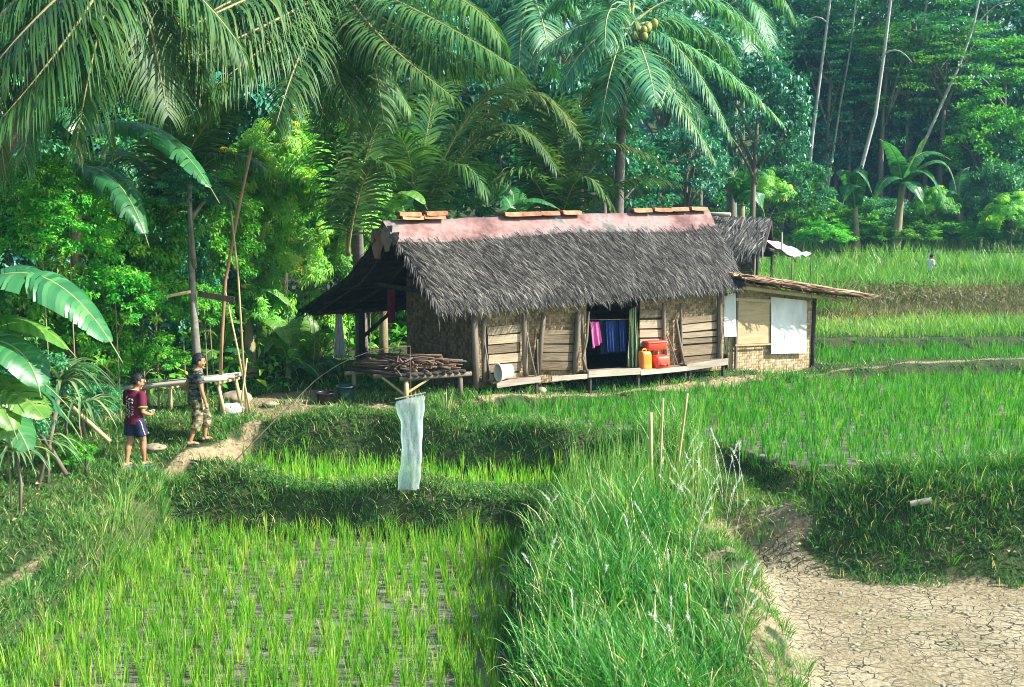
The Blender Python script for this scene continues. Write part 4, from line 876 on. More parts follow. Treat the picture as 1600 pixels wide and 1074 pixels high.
mb, p = cloth('', [HP(-.02, 4.3, .92), HP(.1, 4.32, .92), HP(.19, 4.32, .02), HP(-.06, 4.3, .05)], None, '', '', 3, .03, -A3*.3 + N3)
single('hanging_cloth', mb, cloth_mat('grey_white_cotton', (.55,.55,.56), (.72,.72,.72)), 'pale grey white cloth hanging from the rear eave beyond the porch post', 'cloth', p, 'cloths hanging in the porch', True)

# ---- plastic containers
def plastic(name, c1, c2, rough=.38): return soft_mat(name, c1, c2, 5, rough, .08, spec=.45)
M_red = plastic('red_plastic', (.62,.045,.025), (.72,.09,.04)); M_orange = plastic('orange_plastic', (.72,.2,.03), (.8,.3,.06)); M_whitep = plastic('milky_white_plastic', (.6,.58,.5), (.74,.72,.64)); M_black = plastic('black_plastic', (.006,.007,.008), (.014,.014,.015)); M_teal = plastic('dark_green_plastic', (.02,.06,.055), (.035,.085,.075)); M_inside = plastic('yellowed_plastic', (.4,.36,.22), (.5,.45,.3))
def rring(w, d, r, z, n=4):
    P = []
    for cx, cy, a0 in ((w/2-r, d/2-r, 0), (-w/2+r, d/2-r, 90), (-w/2+r, -d/2+r, 180), (w/2-r, -d/2+r, 270)):
        for k in range(n + 1): a = R(a0 + 90*k/n); P.append((cx + r*math.cos(a), cy + r*math.sin(a), z))
    return P
def xf(mb, M, off):
    M = np.asarray(M, float); mb.V = [v @ M.T + off for v in mb.V]; return mb
def basis(x, y, z): return np.stack([x, y, z], 1)
def jerrycan(label, pos, Mx, mat, W=.23, D=.2, H=.34):
    t = thing('jerrycan', label, 'jerrycan', tuple(pos), 'plastic containers on the ledge')
    b = MB().loft([rring(W*.85, D*.85, .03, 0), rring(W, D, .04, .02), rring(W, D, .04, H*.3), rring(W*.98, D*.98, .04, H*.33), rring(W, D, .04, H*.36), rring(W, D, .04, H*.78), rring(W*.98, D*.96, .05, H*.88), rring(W*.85, D*.75, .04, H*.95)])
    part('body', xf(b, Mx, pos), mat, t, True)
    h = MB().tube([(-W*.28, 0, H*.9), (-W*.24, 0, H*1.02), (0, 0, H*1.06), (W*.12, 0, H*1.03), (W*.16, 0, H*.92)], .016, 7); part('handle', xf(h, Mx, pos), mat, t, True)
    c = MB().tube([(W*.3, 0, H*.86), (W*.3, 0, H*1.0)], .026, 10); part('cap', xf(c, Mx, pos), M_black if mat is M_orange else mat, t)
    return t
pR = PF(1029.5, 578.5, .17)
jerrycan('red jerrycan lying with its handle side towards the field, under the red box', pR + N3*-.14 + Z3*.115, basis(A3, Z3, -N3*-1.0), M_red, .28, .3, .3)
jerrycan('orange jerrycan standing tilted left of the red ones', PF(1008.5, 579.5, .2), basis(nrm(A3 + Z3*-.06), -N3, nrm(Z3 + A3*-.06)), M_orange, .2, .17, .36)
tbx = thing('red_container', 'flat red plastic box lying on top of the red jerrycan', 'container', tuple(PF(1020, 546, .1)), 'plastic containers on the ledge')
b = MB().loft([rring(.36, .24, .03, 0), rring(.4, .27, .035, .02), rring(.4, .27, .035, .13), rring(.37, .25, .03, .16)]); part('body', xf(b, basis(A3, -N3, Z3), PF(1020.5, 546.5, .1)), M_red, tbx, True)
b = MB().loft([rring(.41, .28, .035, .125), rring(.415, .285, .035, .14), rring(.41, .28, .035, .155)]); part('rim', xf(b, basis(A3, -N3, Z3), PF(1020.5, 546.5, .1)), M_red, tbx, True)
def bucket(name, label, cat, pos, Mx, r0, r1, H, mat, matin, group=None, handle=True):
    t = thing(name, label, cat, tuple(pos), group); n = 20; th = np.arange(n)*2*math.pi/n
    def rg(r, z): return np.stack([r*np.cos(th), r*np.sin(th), 0*th + z], 1)
    b = MB().loft([rg(r0, 0), rg(r0 + (r1-r0)*.5, H*.5), rg(r1, H*.93), rg(r1+.012, H*.94), rg(r1+.012, H), rg(r1-.006, H), rg(r1-.008, H*.9), rg(r0 + (r1-r0)*.4, H*.4), rg(r0-.008, .012)]); part('body', xf(b, Mx, pos), mat, t, True)
    if handle:
        a = np.linspace(0, math.pi, 13); h = MB().tube(np.stack([(r1+.012)*np.cos(a), .06 + (r1*.55)*np.sin(a), H*.93 - .03*np.sin(a)], 1), .004, 5); part('handle', xf(h, Mx, pos), M_post, t)
    return t
bp = PF(799, 592, .2)
bucket('plastic_bucket', 'dirty white bucket lying on its side on the ledge, mouth to the left', 'bucket', bp + Z3*.13 + A3*.0, basis(N3, Z3, -A3*.96 + N3*.25), .1, .14, .29, M_whitep, M_inside)
M_dirtyw = plastic('dirty_white_plastic', (.62,.6,.55), (.76,.74,.7), .5)

# ---- bamboo table heaped with firewood
NC = np.array([*G(632, 628, -.0)[:2], .0]); NC = np.array([-1.62, 17.1, 0]); ea = A3; eg = np.array([-.86, .51, 0])
def TP(a, b, z): return NC + ea*a + eg*b + Z3*z
tb = thing('bamboo_table', 'low bamboo table loaded with firewood in front of the dark gable', 'table', tuple(TP(.5, .5, gz(-1.7, 17.6))))
for a, b in ((.04, .04), (.95, .04), (.04, 1.05), (.95, 1.05)):
    p = TP(a, b, 0); g_ = gz(p[0], p[1]); mb = MB().tube([(p[0], p[1], g_ - .08), (p[0], p[1], .4)], .038, 8); part('leg', mb, M_bamboo if (a, b) == (.04, .04) else M_post, tb)
mb = MB()
for k in range(9): mb.tube([TP(.02 + .115*k, -.06, .41), TP(.02 + .115*k, 1.15, .42)], .03, 8)
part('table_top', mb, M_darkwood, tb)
for b in (-.0, .5, 1.06): mb = MB().tube([TP(-.1, b, .36), TP(1.1, b, .36)], .036, 9); part('bearer', mb, M_post, tb)
for p, q in ((TP(.03, .04, .12), TP(.42, .02, .34)), (TP(.04, .06, .1), TP(.03, .5, .35))): mb = MB().tube([p, q], .02, 6); part('brace', mb, M_bamboo, tb)
M_fire = [wood_mat('firewood_brown', (.05,.028,.02), (.15,.085,.05), (.28,.175,.1), (1,1,1), 0, 12), wood_mat('firewood_grey', (.04,.035,.03), (.12,.1,.08), (.26,.22,.17), (1,1,1), 0, 12)]
for k in range(84):
    lay = k/84; a = random.uniform(.1, .92); ln = random.uniform(.4, .62)
    z = .46 + .2*lay*(1 - abs(a-.5)*1.1) + random.uniform(0, .02); c_ = TP(a, random.uniform(.42, .68) if k % 3 else random.uniform(.3, .8), z)
    d_ = nrm(eg + ea*random.gauss(-.15 if k % 4 else .7, .22) + Z3*random.gauss(0, .045))
    P = [c_ - d_*ln, c_ + rdir(1)[0]*.018, c_ + d_*ln]; r0 = random.uniform(.008, .021)
    single('firewood_stick', MB().tube(P, [r0, r0*.9, r0*.6], 5, a=random.random()), M_fire[0 if random.random() < .6 else 1], 'dry stick among the firewood heaped on the bamboo table', 'firewood', tuple(c_), 'firewood sticks on the bamboo table')

# ---- basins, white container, boulder, stones
I3 = np.eye(3)
p = gp(508, 631); bucket('basin', 'black basin standing on the ground left of the porch', 'basin', p - Z3*.01, I3, .1, .15, .19, M_black, M_black, None, False)
p = gp(541, 627); bucket('plastic_bucket', 'dark green upright bucket beside the black basin at the porch', 'bucket', p - Z3*.01, I3, .12, .15, .26, M_teal, M_teal)
p = gp(361, 648); t_ = thing('water_container', 'white plastic container lying on the dirt by the bench', 'container', tuple(p))
b = MB().loft([rring(.1, .1, .03, -.16), rring(.2, .17, .05, -.13), rring(.21, .18, .05, .1), rring(.15, .13, .04, .15), rring(.06, .06, .02, .17)]); part('body', xf(b, basis(np.array([.3,-.9,.0]), Z3, np.array([.95,.3,0])), p + Z3*.085), M_dirtyw, t_, True)
b = MB().tube([(0, .0, .165), (0, 0, .2)], .026, 8); part('cap', xf(b, basis(np.array([.3,-.9,.0]), Z3, np.array([.95,.3,0])), p + Z3*.085), M_whitep, t_)
M_stone = soft_mat('weathered_stone', (.15,.125,.085), (.33,.275,.19), 7, .9, .9, c3=(.42,.36,.25))
def rock(P):
    P = P.copy(); s = RNG.uniform(0, 6, 3); n = 1 + .09*np.sin(P[:,0]*2.6 + s[0]) + .08*np.sin(P[:,1]*3 + s[1]) + .07*np.sin(P[:,2]*3.3 + s[2]) + RNG.normal(0, .03, len(P)); return P*n[:,None]
for (u, v, r, lab) in ((243,704,(.15,.11,.07),'pale brown stone beside the path right of the maroon shirt boy'), (368,628,(.22,.18,.13),'grey rounded boulder behind the white container'), (845,613,(.09,.07,.07),'small pale stone below the hut ledge'), (424,634,(.13,.1,.05),'flat stone on the yard left of the basin')):
    p = gp(u, v); single('stone', MB().sphere(p + Z3*r[2]*.45, r, 18, 12, fn=rock), M_stone, lab, 'stone', tuple(p), None, True)

# ---- plastic bag hung on a bent pole to scare birds
bA = gp(327, 752); tip = np.array([-1.62, 16.55, .78])
P = [bA - Z3*.1, AT(430, 640, 15.5), AT(490, 597, 15.45), AT(560, 556, 15.4), AT(610, 541, 15.4), AT(641, 541, 15.4)]
mb = MB().tube(np.concatenate([through(P[0], (P[0]+P[2])/2 + [0,0,.02], P[2], 9)[:-1], through(P[2], P[3], P[5], 10)]), np.linspace(.012, .004, 18), 6)
single('bent_pole', mb, M_post, 'long thin bent pole stuck in the bank, arching up towards the hut', 'pole', tuple(bA))
t = NT('clear_plastic_film'); nz = t.noise(14, t.mapping((1,1,.35)), 4)
a_ = t.bsdf((.84,.93,.93), .18, t.bump(nz, .7, .02), .6); b_ = t.n('ShaderNodeBsdfTransparent', {'Color': (.86,.95,.95)}).outputs[0]
fr = t.n('ShaderNodeLayerWeight', {'Blend': .45}).outputs['Facing']; f = t.math('ADD', t.math('MULTIPLY', nz, .6), t.math('MULTIPLY', fr, .45), True)
tl_ = t.n('ShaderNodeBsdfTranslucent', {'Color': (.85,.95,.95)}).outputs[0]; a2 = t.n('ShaderNodeMixShader', {0: .4, 1: a_, 2: tl_}).outputs[0]
M_film = t.done(t.n('ShaderNodeMixShader', {0: f, 1: b_, 2: a2}).outputs[0])
Yb = 14.7; prof = [(620, 627, 662, 617), (617, 632, 664, 630), (626, 660, 661, 655), (627, 690, 660, 685), (628, 712, 659, 718), (623, 742, 657, 742), (621, 766, 655, 764)]
rings = []
th = np.arange(28)*2*math.pi/28
for k in range(25):
    f = k/24*(len(prof)-1); i = min(int(f), len(prof)-2); q = f - i
    l = np.array(AT(prof[i][0], prof[i][1], Yb))*(1-q) + np.array(AT(prof[i+1][0], prof[i+1][1], Yb))*q; r_ = np.array(AT(prof[i][2], prof[i][3], Yb))*(1-q) + np.array(AT(prof[i+1][2], prof[i+1][3], Yb))*q
    c_ = (l + r_)/2; ax = (r_ - l)/2; dep = .012 + .075*math.sin(min(1, k/20)*math.pi*.85)
    wr = 1 + .18*np.sin(th*5 + k*.35) + .1*np.sin(th*9 - k*.2)
    rings.append(c_ + np.cos(th)[:,None]*ax*(1 + .04*np.sin(k*1.3)) + (np.sin(th)*wr)[:,None]*np.array([.05*dep, -dep, 0]))
bag = thing('plastic_bag', 'long clear plastic bag hanging from a stick above the narrow terrace', 'plastic bag', tuple(AT(642, 620, Yb)))
mb = MB().loft(rings, cap=False); part('film', mb, M_film, bag, True)
mb = MB().tube([AT(617, 624, Yb - .01), AT(665, 614, Yb - .01)], .009, 6); part('top_stick', mb, M_sill, bag)
mb = MB().tube([AT(641, 541, 15.4), AT(642, 590, 15.36), AT(642, 619, Yb)], .0012, 3); part('string', mb, M_bamboo, bag)

# ---- stakes and bamboo pieces
for (u0, v0, u1, v1, r, lab) in ((1016.5,645,1017.5,770,.026,'thick bamboo stake, leftmost of three in the tall grass'), (1036,622,1030,772,.014,'thin stake standing between two others in the tall grass'), (1074,615,1060,722,.016,'tall thin stake leaning right, rightmost of three in the tall grass')):
    p = AT(u1, v1, 14.3); q = AT(u0, v0, 14.35); p = p + (p - q)*.12
    single('bamboo_stake', MB().tube(np.linspace(p, q, 6), [r, r, r*.97, r, r*.96, r*.95], 8), M_bamboo, lab, 'stake', tuple(p), 'stakes in the tall grass')
p = gp(1420, 795) + np.array([0, -.04, .07]); q = gp(1453, 789) + np.array([0, -.04, .07]); mb = MB().tube([p, q], .034, 10, cap=False); mb.tube([p + (q-p)*.02, q], .026, 10); single('bamboo_piece', mb, M_sill, 'short pale piece of bamboo lying on the shaded bank', 'bamboo piece', tuple(p))

# ---- bamboo bench, upright poles, cross pole and plank by the trees at the left
bb = thing('bamboo_bench', 'long pale bench of split bamboo beside the camouflage clad boy', 'bench', tuple(gp(330, 640)))
L0, L1 = AT(178, 610, 17.3), AT(349, 592, 16.9)
for k in range(5): 
    off = np.array([.05, .105, 0])*k; part('slat', MB().tube(np.linspace(L0 + off, L1 + off + [random.uniform(-.05,.05),0,0], 5), .034, 7, a=random.random()), M_sill, bb)
for s in (.12, .5, .93):
    for off in (np.array([.02, .03, -.03]), np.array([.2, .4, -.03])):
        p = L0 + (L1-L0)*s + off; part('leg', MB().tube([(p[0] + (.1 if s > .9 else 0), p[1], gz(p[0], p[1]) - .05), p], .03, 7), M_bamboo, bb)
    part('bearer', MB().tube([L0 + (L1-L0)*s + [0, -.03, -.06], L0 + (L1-L0)*s + [.24, .46, -.06]], .026, 7), M_bamboo, bb)
for pts, r, Y_, lab in (([(393,232),(374,320),(352,440),(345,560),(343,618)], .03, 17.6, 'tall leaning reddish bamboo pole rising beside the bench'), ([(361,330),(372,430),(384,612)], .018, 17.4, 'thin pale pole leaning left against the taller pole'),
                         ([(352,455),(370,540),(392,622)], .018, 17.3, 'thin pole crossing low behind the bench end'), ([(386,560),(372,622)], .016, 17.2, 'short pale stick leaning by the banana trunk')):
    P = [AT(u, v, Y_ - .08*k) for k, (u, v) in enumerate(pts)]; P[-1] = np.array([P[-1][0], P[-1][1], gz(P[-1][0], P[-1][1]) - .1])
    single('bamboo_pole', MB().tube(P, np.linspace(r*.75, r, len(P)), 8), wood_mat('reddish_bamboo', (.16,.08,.04), (.32,.19,.1), (.46,.32,.18), (1,1,.15), 0, 12) if r > .02 else M_bamboo, lab, 'pole', tuple(P[-1]), 'bamboo poles by the bench')
single('cross_pole', MB().tube([AT(182, 479, 17.0), AT(298, 456, 17.2)], .026, 7), M_bamboo, 'pale bamboo pole fixed almost level to the mottled trunk', 'pole', tuple(AT(298, 456, 17.2)))
single('wooden_board', MB().beam(AT(309, 459, 17.25), AT(366, 469, 17.25), .03, .09), M_darkwood, 'short dark board fixed across the mottled trunk', 'board', tuple(AT(309, 459, 17.25)))
for pts, r, Y_, lab in (([(34,860),(78,690),(92,620)], .026, 13.8, 'brown log leaning up into the strap leaved plant'), ([(104,742),(66,680)], .03, 13.8, 'grey log lying against the bank at the foot of the plant'), ([(172,690),(108,632)], .028, 14.3, 'pale peeled log leaning on the bank left of the boys')):
    P = [AT(u, v, Y_) for u, v in pts]; single('log', MB().tube(P, r, 9), M_bamboo if 'pale' in lab else M_post, lab, 'log', tuple(P[0]), 'logs on the left bank')
# ---- wire fence far off in the field
fe = thing('wire_fence', 'thin dark wire fence crossing the far field before the forest', 'fence', tuple(AT(1450, 420, 47)))
xs = np.linspace(1300, 1640, 12); mb = MB().tube([AT(u, 392.5 + (u-1300)*.006, 47) for u in xs], .025, 4); mb2 = MB()
part('wire', mb, M_darkwood, fe)
for u in xs[::2]:
    p = AT(u, 388, 47); part('post', MB().tube([(p[0], p[1], -.3), p], .035, 5), M_darkwood, fe)
# ================================================================== PEOPLE
def skin_mat(name, c1, c2): 
    t = NT(name); n = t.noise(9, t.mapping(), 4); return t.done(t.bsdf(t.ramp(n, [(.3, c1), (.7, c2)]), .5, None, .35, **{'Subsurface Weight': .08, 'Subsurface Radius': (.3,.1,.05), 'Subsurface Scale': .03}))
M_skin = skin_mat('brown_skin', (.33,.165,.085), (.43,.225,.125)); M_hair = soft_mat('black_hair', (.004,.004,.005), (.014,.013,.014), 30, .6, .5, (1,1,.3), spec=.4)
M_eye = soft_mat('dark_eye', (.01,.008,.007), (.02,.015,.012), 5, .2, 0); M_lip = soft_mat('lip', (.3,.1,.08), (.36,.13,.1), 5, .5, 0)
def camo(name, cs, scale, stretch):
    t = NT(name); v = t.mapping(stretch); a = t.noise(scale, v, 3, .55); b = t.noise(scale*1.1, t.mapping(stretch, (0,0,1.3)), 3, .55)
    c = t.ramp(a, [(0, cs[0]), (.44, cs[1]), (.52, cs[2])], 'CONSTANT'); c = t.mix(t.math('GREATER_THAN', b, .57), c, cs[3]); return t.done(t.bsdf(c, .85))
def person(label, base, head_az, p):
    """p: dict of joints in local (forward, right, up); base world position under the pelvis"""
    f = np.array([math.sin(head_az), math.cos(head_az), 0]); r = np.array([math.cos(head_az), -math.sin(head_az), 0])
    sc = p.get('scale', 1.0)
    def W(q): q = np.asarray(q, float)*sc; return np.asarray(base) + f*q[..., 0:1]*1.0 + r*q[..., 1:2] + Z3*q[..., 2:3] if q.ndim > 1 else np.asarray(base) + f*q[0] + r*q[1] + Z3*q[2]
    t = thing('person', label, 'person', tuple(base))
    J = p['J']; b = MB()
    def limb(pts, rad, n=12, flat=1.0):
        pts = np.asarray([np.asarray(x, float) for x in pts]); rad = np.asarray(rad, float)
        tt = np.linspace(0, len(pts)-1, 5*(len(pts)-1)+1); P = np.stack([np.interp(tt, range(len(pts)), pts[:,k]) for k in range(3)], 1); rr = np.interp(tt, range(len(pts)), rad)
        b.tube(W(P), rr*sc, n, flat=flat); b.sphere(W(P[0]), rr[0]*sc, 10, 7); b.sphere(W(P[-1]), rr[-1]*sc, 10, 7)
    def ell(c, rx, ry, z): th = np.arange(18)*2*math.pi/18; return W(np.stack([c[0] + rx*np.cos(th), c[1] + ry*np.sin(th), 0*th + z], 1))
    def torso(mb, infl, rows):
        mb.loft([ell(c, rx + infl, ry + infl, z) for c, rx, ry, z in rows])
    pel, che, nek = np.array(J['pelvis']), np.array(J['chest']), np.array(J['neck'])
    rows = [(pel, .07, .1, pel[2] - .07), (pel, .085, .122, pel[2]), (pel*.6 + che*.4, .072, .105, pel[2] + .12), (che, .085, .128, che[2]), (che*.5 + nek*.5, .075, .135, nek[2] - .07), (nek, .05, .085, nek[2] - .015), (nek, .042, .045, nek[2] + .02)]
    torso(b, 0, rows)
    hd = np.array(J['head']); limb([nek - [0,0,.03], hd - [.01,0,.06]], [.043, .042])
    for s in ('l', 'r'):
        H, K, An, To = [np.array(J[s + k]) for k in ('hip', 'knee', 'ankle', 'toe')]
        limb([H, H*.5 + K*.5, K, K*.62 + An*.38 + [-.012,0,0], An + (K-An)*.2, An], [.075, .064, .046, .047, .032, .029])
        limb([An + [-.03,0,-.03], An*.5 + To*.5 + [0,0,-.008], To], [.03, .03, .024], 10, .8)
        for q in range(5): limb([To + [0, (q-2)*.011, -.004], To + [.03 - abs(q-1)*.004, (q-2)*.012, -.008]], [.009, .007], 6)
        Sh, El, Wr, Ha = [np.array(J[s + k]) for k in ('shoulder', 'elbow', 'wrist', 'hand')]
        limb([Sh, Sh*.5 + El*.5, El, El*.6 + Wr*.4, Wr], [.046, .039, .031, .03, .021])
        d = nrm(Ha - Wr); pn = np.array(J.get(s + 'palm', (0, 1 if s == 'r' else -1, 0)), float); sd = nrm(np.cross(d, pn)); pn = np.cross(sd, d)
        limb([Wr, Wr + d*.03, Wr + d*.065], [.021, .028, .027], 10, .62)
        cu = J.get(s + 'curl', .5)
        for q, (ln, o) in enumerate(((.056, -1.5), (.064, -.5), (.06, .5), (.047, 1.5))):
            k0 = Wr + d*.066 + sd*o*.0135; dirs = [nrm(d*math.cos(cu*x) + pn*math.sin(cu*x) + sd*o*.06) for x in (.5, 1.2, 1.9)]; pts = [k0]
            for x, fr in zip(dirs, (.42, .33, .25)): pts.append(pts[-1] + x*ln*fr)
            limb(pts, [.0082, .0077, .007, .006], 7)
        k0 = Wr + d*.02 - sd*.022; limb([k0, k0 + d*.022 - sd*.016 + pn*.01, k0 + d*.045 - sd*.016 + pn*.018], [.01, .0088, .007], 7)
    # head with face
    ha = p.get('head_turn', 0); tl = p.get('head_tilt', 0)
    hf = np.array([math.cos(ha)*math.cos(tl), math.sin(ha)*math.cos(tl), -math.sin(tl)]); hs = np.array([-math.sin(ha), math.cos(ha), 0]); hu = np.cross(hf, hs); hu = hu if hu[2] > 0 else -hu
    def HPt(q): q = np.asarray(q, float); return W(hd + hf*q[0] + hs*q[1] + hu*q[2])
    def hfn(P):
        P = P.copy(); lo = np.clip(-P[:,2], 0, 1); P[:,1] *= 1 - .28*lo**1.5; P[:,0] = np.where(P[:,0] < 0, P[:,0]*(1 - .2*lo), P[:,0]*(1 - .08*lo)); return P
    M3 = np.stack([W(hf) - W(np.zeros(3)), W(hs) - W(np.zeros(3)), W(hu) - W(np.zeros(3))])/sc
    b.sphere(HPt((0, 0, 0)), np.array([.092, .076, .112])*sc, 24, 16, M3, fn=hfn)
    b.sphere(HPt((.09, 0, -.018)), np.array([.018, .013, .02])*sc, 10, 8, M3); b.sphere(HPt((.084, 0, .012)), np.array([.012, .009, .022])*sc, 8, 6, M3)
    b.sphere(HPt((.078, 0, -.058)), np.array([.016, .024, .012])*sc, 10, 8, M3); b.sphere(HPt((.068, 0, -.092)), np.array([.022, .026, .02])*sc, 10, 8, M3)
    b.sphere(HPt((.07, 0, .035)), np.array([.02, .05, .012])*sc, 10, 8, M3)
    for s in (-1, 1): b.sphere(HPt((-.005, s*.079, -.008)), np.array([.02, .01, .03])*sc, 10, 8, M3); b.sphere(HPt((.06, s*.036, -.03)), np.array([.025, .025, .022])*sc, 10, 8, M3)
    me = voxel(b, p.get('voxel', .0055), 'body', M_skin, ORG[t.name], 2); part('body', me, M_skin, t)
    for s in (-1, 1):
        part('eye', MB().sphere(HPt((.0815, s*.032, .006)), np.array([.006, .013, .0075])*sc, 10, 8, M3), M_eye, t, True)
        part('eyebrow', MB().tube([HPt((.088, s*.014, .03)), HPt((.085, s*.034, .034)), HPt((.072, s*.052, .027))], .004*sc, 5), M_hair, t)
    part('mouth', MB().tube([HPt((.081, -.022, -.058)), HPt((.0955, 0, -.057)), HPt((.081, .022, -.058))], .0045*sc, 6), M_lip, t)
    # hair
    hb = MB()
    def hair(P):
        P = P.copy(); rr = np.ones(len(P))
        cut = np.where(P[:,0] > .35, .42, np.where(P[:,0] > -.1, .1, -.45)); low = P[:,2] < cut
        rr = np.where(low, .84, 1.07 + .05*np.sin(P[:,1]*23)*np.sin(P[:,0]*19)); q = P*rr[:,None]; lo = np.clip(-P[:,2], 0, 1); q[:,1] *= 1 - .2*lo**1.5; return q
    hb.sphere(HPt((-.004, 0, .006)), np.array([.093, .078, .112])*sc, 40, 30, M3, fn=hair)
    n = 420; D = rdir(n); k = (D[:,2] > np.where(D[:,0] > .35, .5, np.where(D[:,0] > -.1, .2, -.35))); D = D[k]
    Pp = np.array([HPt(d_*np.array([.1, .085, .121]) + [-.004, 0, .004]) for d_ in D]); dw = np.array([W(hf*a_[0] + hs*a_[1] + hu*a_[2]) - W(np.zeros(3)) for a_ in nrm(D*.5 + np.array([.25, 0, -.55]) + rdir(len(D))*.45)])
    leaves(hb, Pp, dw, nrm(np.array([W(hf*a_[0] + hs*a_[1] + hu*a_[2]) - W(np.zeros(3)) for a_ in D])), .04*sc, .011*sc)
    part('hair', hb, M_hair, t, True)
    # shirt
    s_ = MB(); hem = p['hem']; fl = p.get('flare', .03)
    rws = [(pel + [.0,0,0], .105 + fl, .14 + fl*.8, hem), (pel*.8 + che*.2, .1 + fl*.6, .136 + fl*.6, pel[2] + .08), (pel*.4 + che*.6, .1, .138, pel[2]*.35 + che[2]*.65), (che, .104, .148, che[2] + .02), (che*.5 + nek*.5, .092, .15, nek[2] - .075), (nek, .07, .12, nek[2] - .03), (nek, .055, .062, nek[2] + .005)]
    s_.loft([ell(c, rx, ry, z) for c, rx, ry, z in rws])
    cuffs = []
    for s in ('l', 'r'):
        Sh, El = np.array(J[s + 'shoulder']), np.array(J[s + 'elbow']); e = Sh + (El-Sh)*p.get('sleeve', .72)
        P = np.linspace(Sh + (Sh - El)*.12, e, 7); rr = np.linspace(.062, .066, 7); s_.tube(W(P), rr*sc, 14); s_.sphere(W(Sh), .064*sc, 12, 8)
        dd = nrm(e - Sh); cuffs.append((e - dd*.012, e + dd*.006))
    sm_ = voxel(s_, .008 if p.get('voxel', .0055) < .01 else .014, 'shirt', p['shirt'], ORG[t.name], 3); so_ = part('shirt', sm_, p['shirt'], t)
    if p.get('trim'):
        for a_, c_ in cuffs: part('cuff', MB().tube(W(np.array([a_, c_])), .068*sc, 16), p['trim'], so_, True)
        th = np.linspace(0, 2*math.pi, 25); part('collar', MB().tube(W(np.stack([nek[0] + .058*np.cos(th), nek[1] + .064*np.sin(th), nek[2] + .004 - .012*np.cos(th)], 1)), .008*sc, 6), p['trim'], so_, True)
    # trousers or shorts
    l_ = MB(); l_.loft([ell(pel, .1, .135, pel[2] + .09), ell(pel, .105, .142, pel[2]), ell(pel, .095, .135, pel[2] - .06), ell(pel, .06, .1, pel[2] - .1)])
    for s in ('l', 'r'):
        H, K, An = [np.array(J[s + k]) for k in ('hip', 'knee', 'ankle')]; ln = p['leglen']
        e = H + (K-H)*min(ln, 1) + ((An-K)*(ln-1) if ln > 1 else 0); pts = [H + [0,0,.03], H*.6 + K*.4, (K if ln > 1 else H*.3 + K*.7 if ln > .7 else e*.5 + H*.5), e]
        P = np.asarray(pts); tt = np.linspace(0, 3, 13); Pq = np.stack([np.interp(tt, range(4), P[:,k]) for k in range(3)], 1); w0, w1 = p['legw']; l_.tube(W(Pq), np.linspace(w0, w1, 13)*(1 + .04*np.sin(tt*5))*sc, 16)
    lm = voxel(l_, .008 if p.get('voxel', .0055) < .01 else .014, p['lower'], p['lower_mat'], ORG[t.name], 3); lo_ = part(p['lower'], lm, p['lower_mat'], t)
    # slippers
    for s in ('l', 'r'):
        An, To = np.array(J[s + 'ankle']), np.array(J[s + 'toe']); d = nrm((To - An)*[1,1,0]); sd = np.array([-d[1], d[0], 0])
        hl = An + d*(-.055); tp = To + d*.045; hl[2] = An[2] - .062; tp[2] = To[2] - .03; ax = tp - hl; up = nrm(np.cross(ax, sd)); up = up if up[2] > 0 else -up; rows_ = []
        outl = [(0, .02), (.06, .031), (.3, .031), (.6, .036), (.85, .036), (1, .014)]
        top = [hl + ax*a_ + sd*w_ for a_, w_ in outl] + [hl + ax*a_ - sd*w_ for a_, w_ in outl[::-1]]; top = np.array(top)
        sl_ = MB().loft([W(top - up*.014), W(top)]); sp_ = part('slipper', sl_, p['sole'], t)
        m_ = hl + ax*.7 + up*.004; part('strap', MB().tube(W(np.array([hl + ax*.42 + sd*.034, hl + ax*.55 + sd*.026 + up*.045, hl + ax*.8 + up*.02, hl + ax*.55 - sd*.026 + up*.045, hl + ax*.42 - sd*.034])), .006*sc, 6), p['strap'], sp_)
    return t, so_, lo_, W
M_maroon = soft_mat('maroon_jersey', (.115,.008,.03), (.165,.014,.048), 5, .75, 1.0, (1,1,.6)); M_yellow = soft_mat('yellow_trim', (.6,.38,.1), (.7,.48,.16), 8, .8, .1); M_navy = soft_mat('navy_shorts', (.012,.016,.05), (.02,.028,.08), 6, .7, .25); M_bluesole = plastic('blue_slipper', (.12,.22,.5), (.25,.38,.62), .5); M_print = soft_mat('white_print', (.55,.52,.52), (.7,.67,.67), 9, .8, 0)
pb = FEET[0].copy(); pb[2] += 0
J1 = dict(pelvis=(0,0,.72), chest=(.02,0,.98), neck=(.035,0,1.155), head=(.085,.015,1.275),
  lhip=(0,-.072,.70), lknee=(-.03,-.072,.395), lankle=(-.115,-.075,.085), ltoe=(-.01,-.09,.045),
  rhip=(0,.072,.70), rknee=(.09,.075,.40), rankle=(.085,.08,.08), rtoe=(.19,.095,.035),
  lshoulder=(.03,-.15,1.09), lelbow=(.07,-.2,.86), lwrist=(.23,-.12,.8), lhand=(.29,-.08,.81), lpalm=(0,.1,1), lcurl=.7,
  rshoulder=(.03,.15,1.09), relbow=(-.01,.2,.85), rwrist=(.17,.16,.775), rhand=(.25,.12,.785), rpalm=(0,-.1,1), rcurl=.7)
t1, sh1, lo1, W1 = person('boy in a maroon shirt and navy shorts looking down at his hand', pb, R(29), dict(J=J1, scale=.925, head_turn=R(28), head_tilt=R(16), hem=.66, flare=.012, shirt=M_maroon, trim=M_yellow, lower='shorts', lower_mat=M_navy, leglen=.72, legw=(.088, .098), sole=M_bluesole, strap=plastic('navy_strap', (.03,.05,.15), (.05,.08,.2))))
bv = BVHTree.FromObject(sh1, bpy.context.evaluated_depsgraph_get()); bo = Vector(ORG[sh1.name])
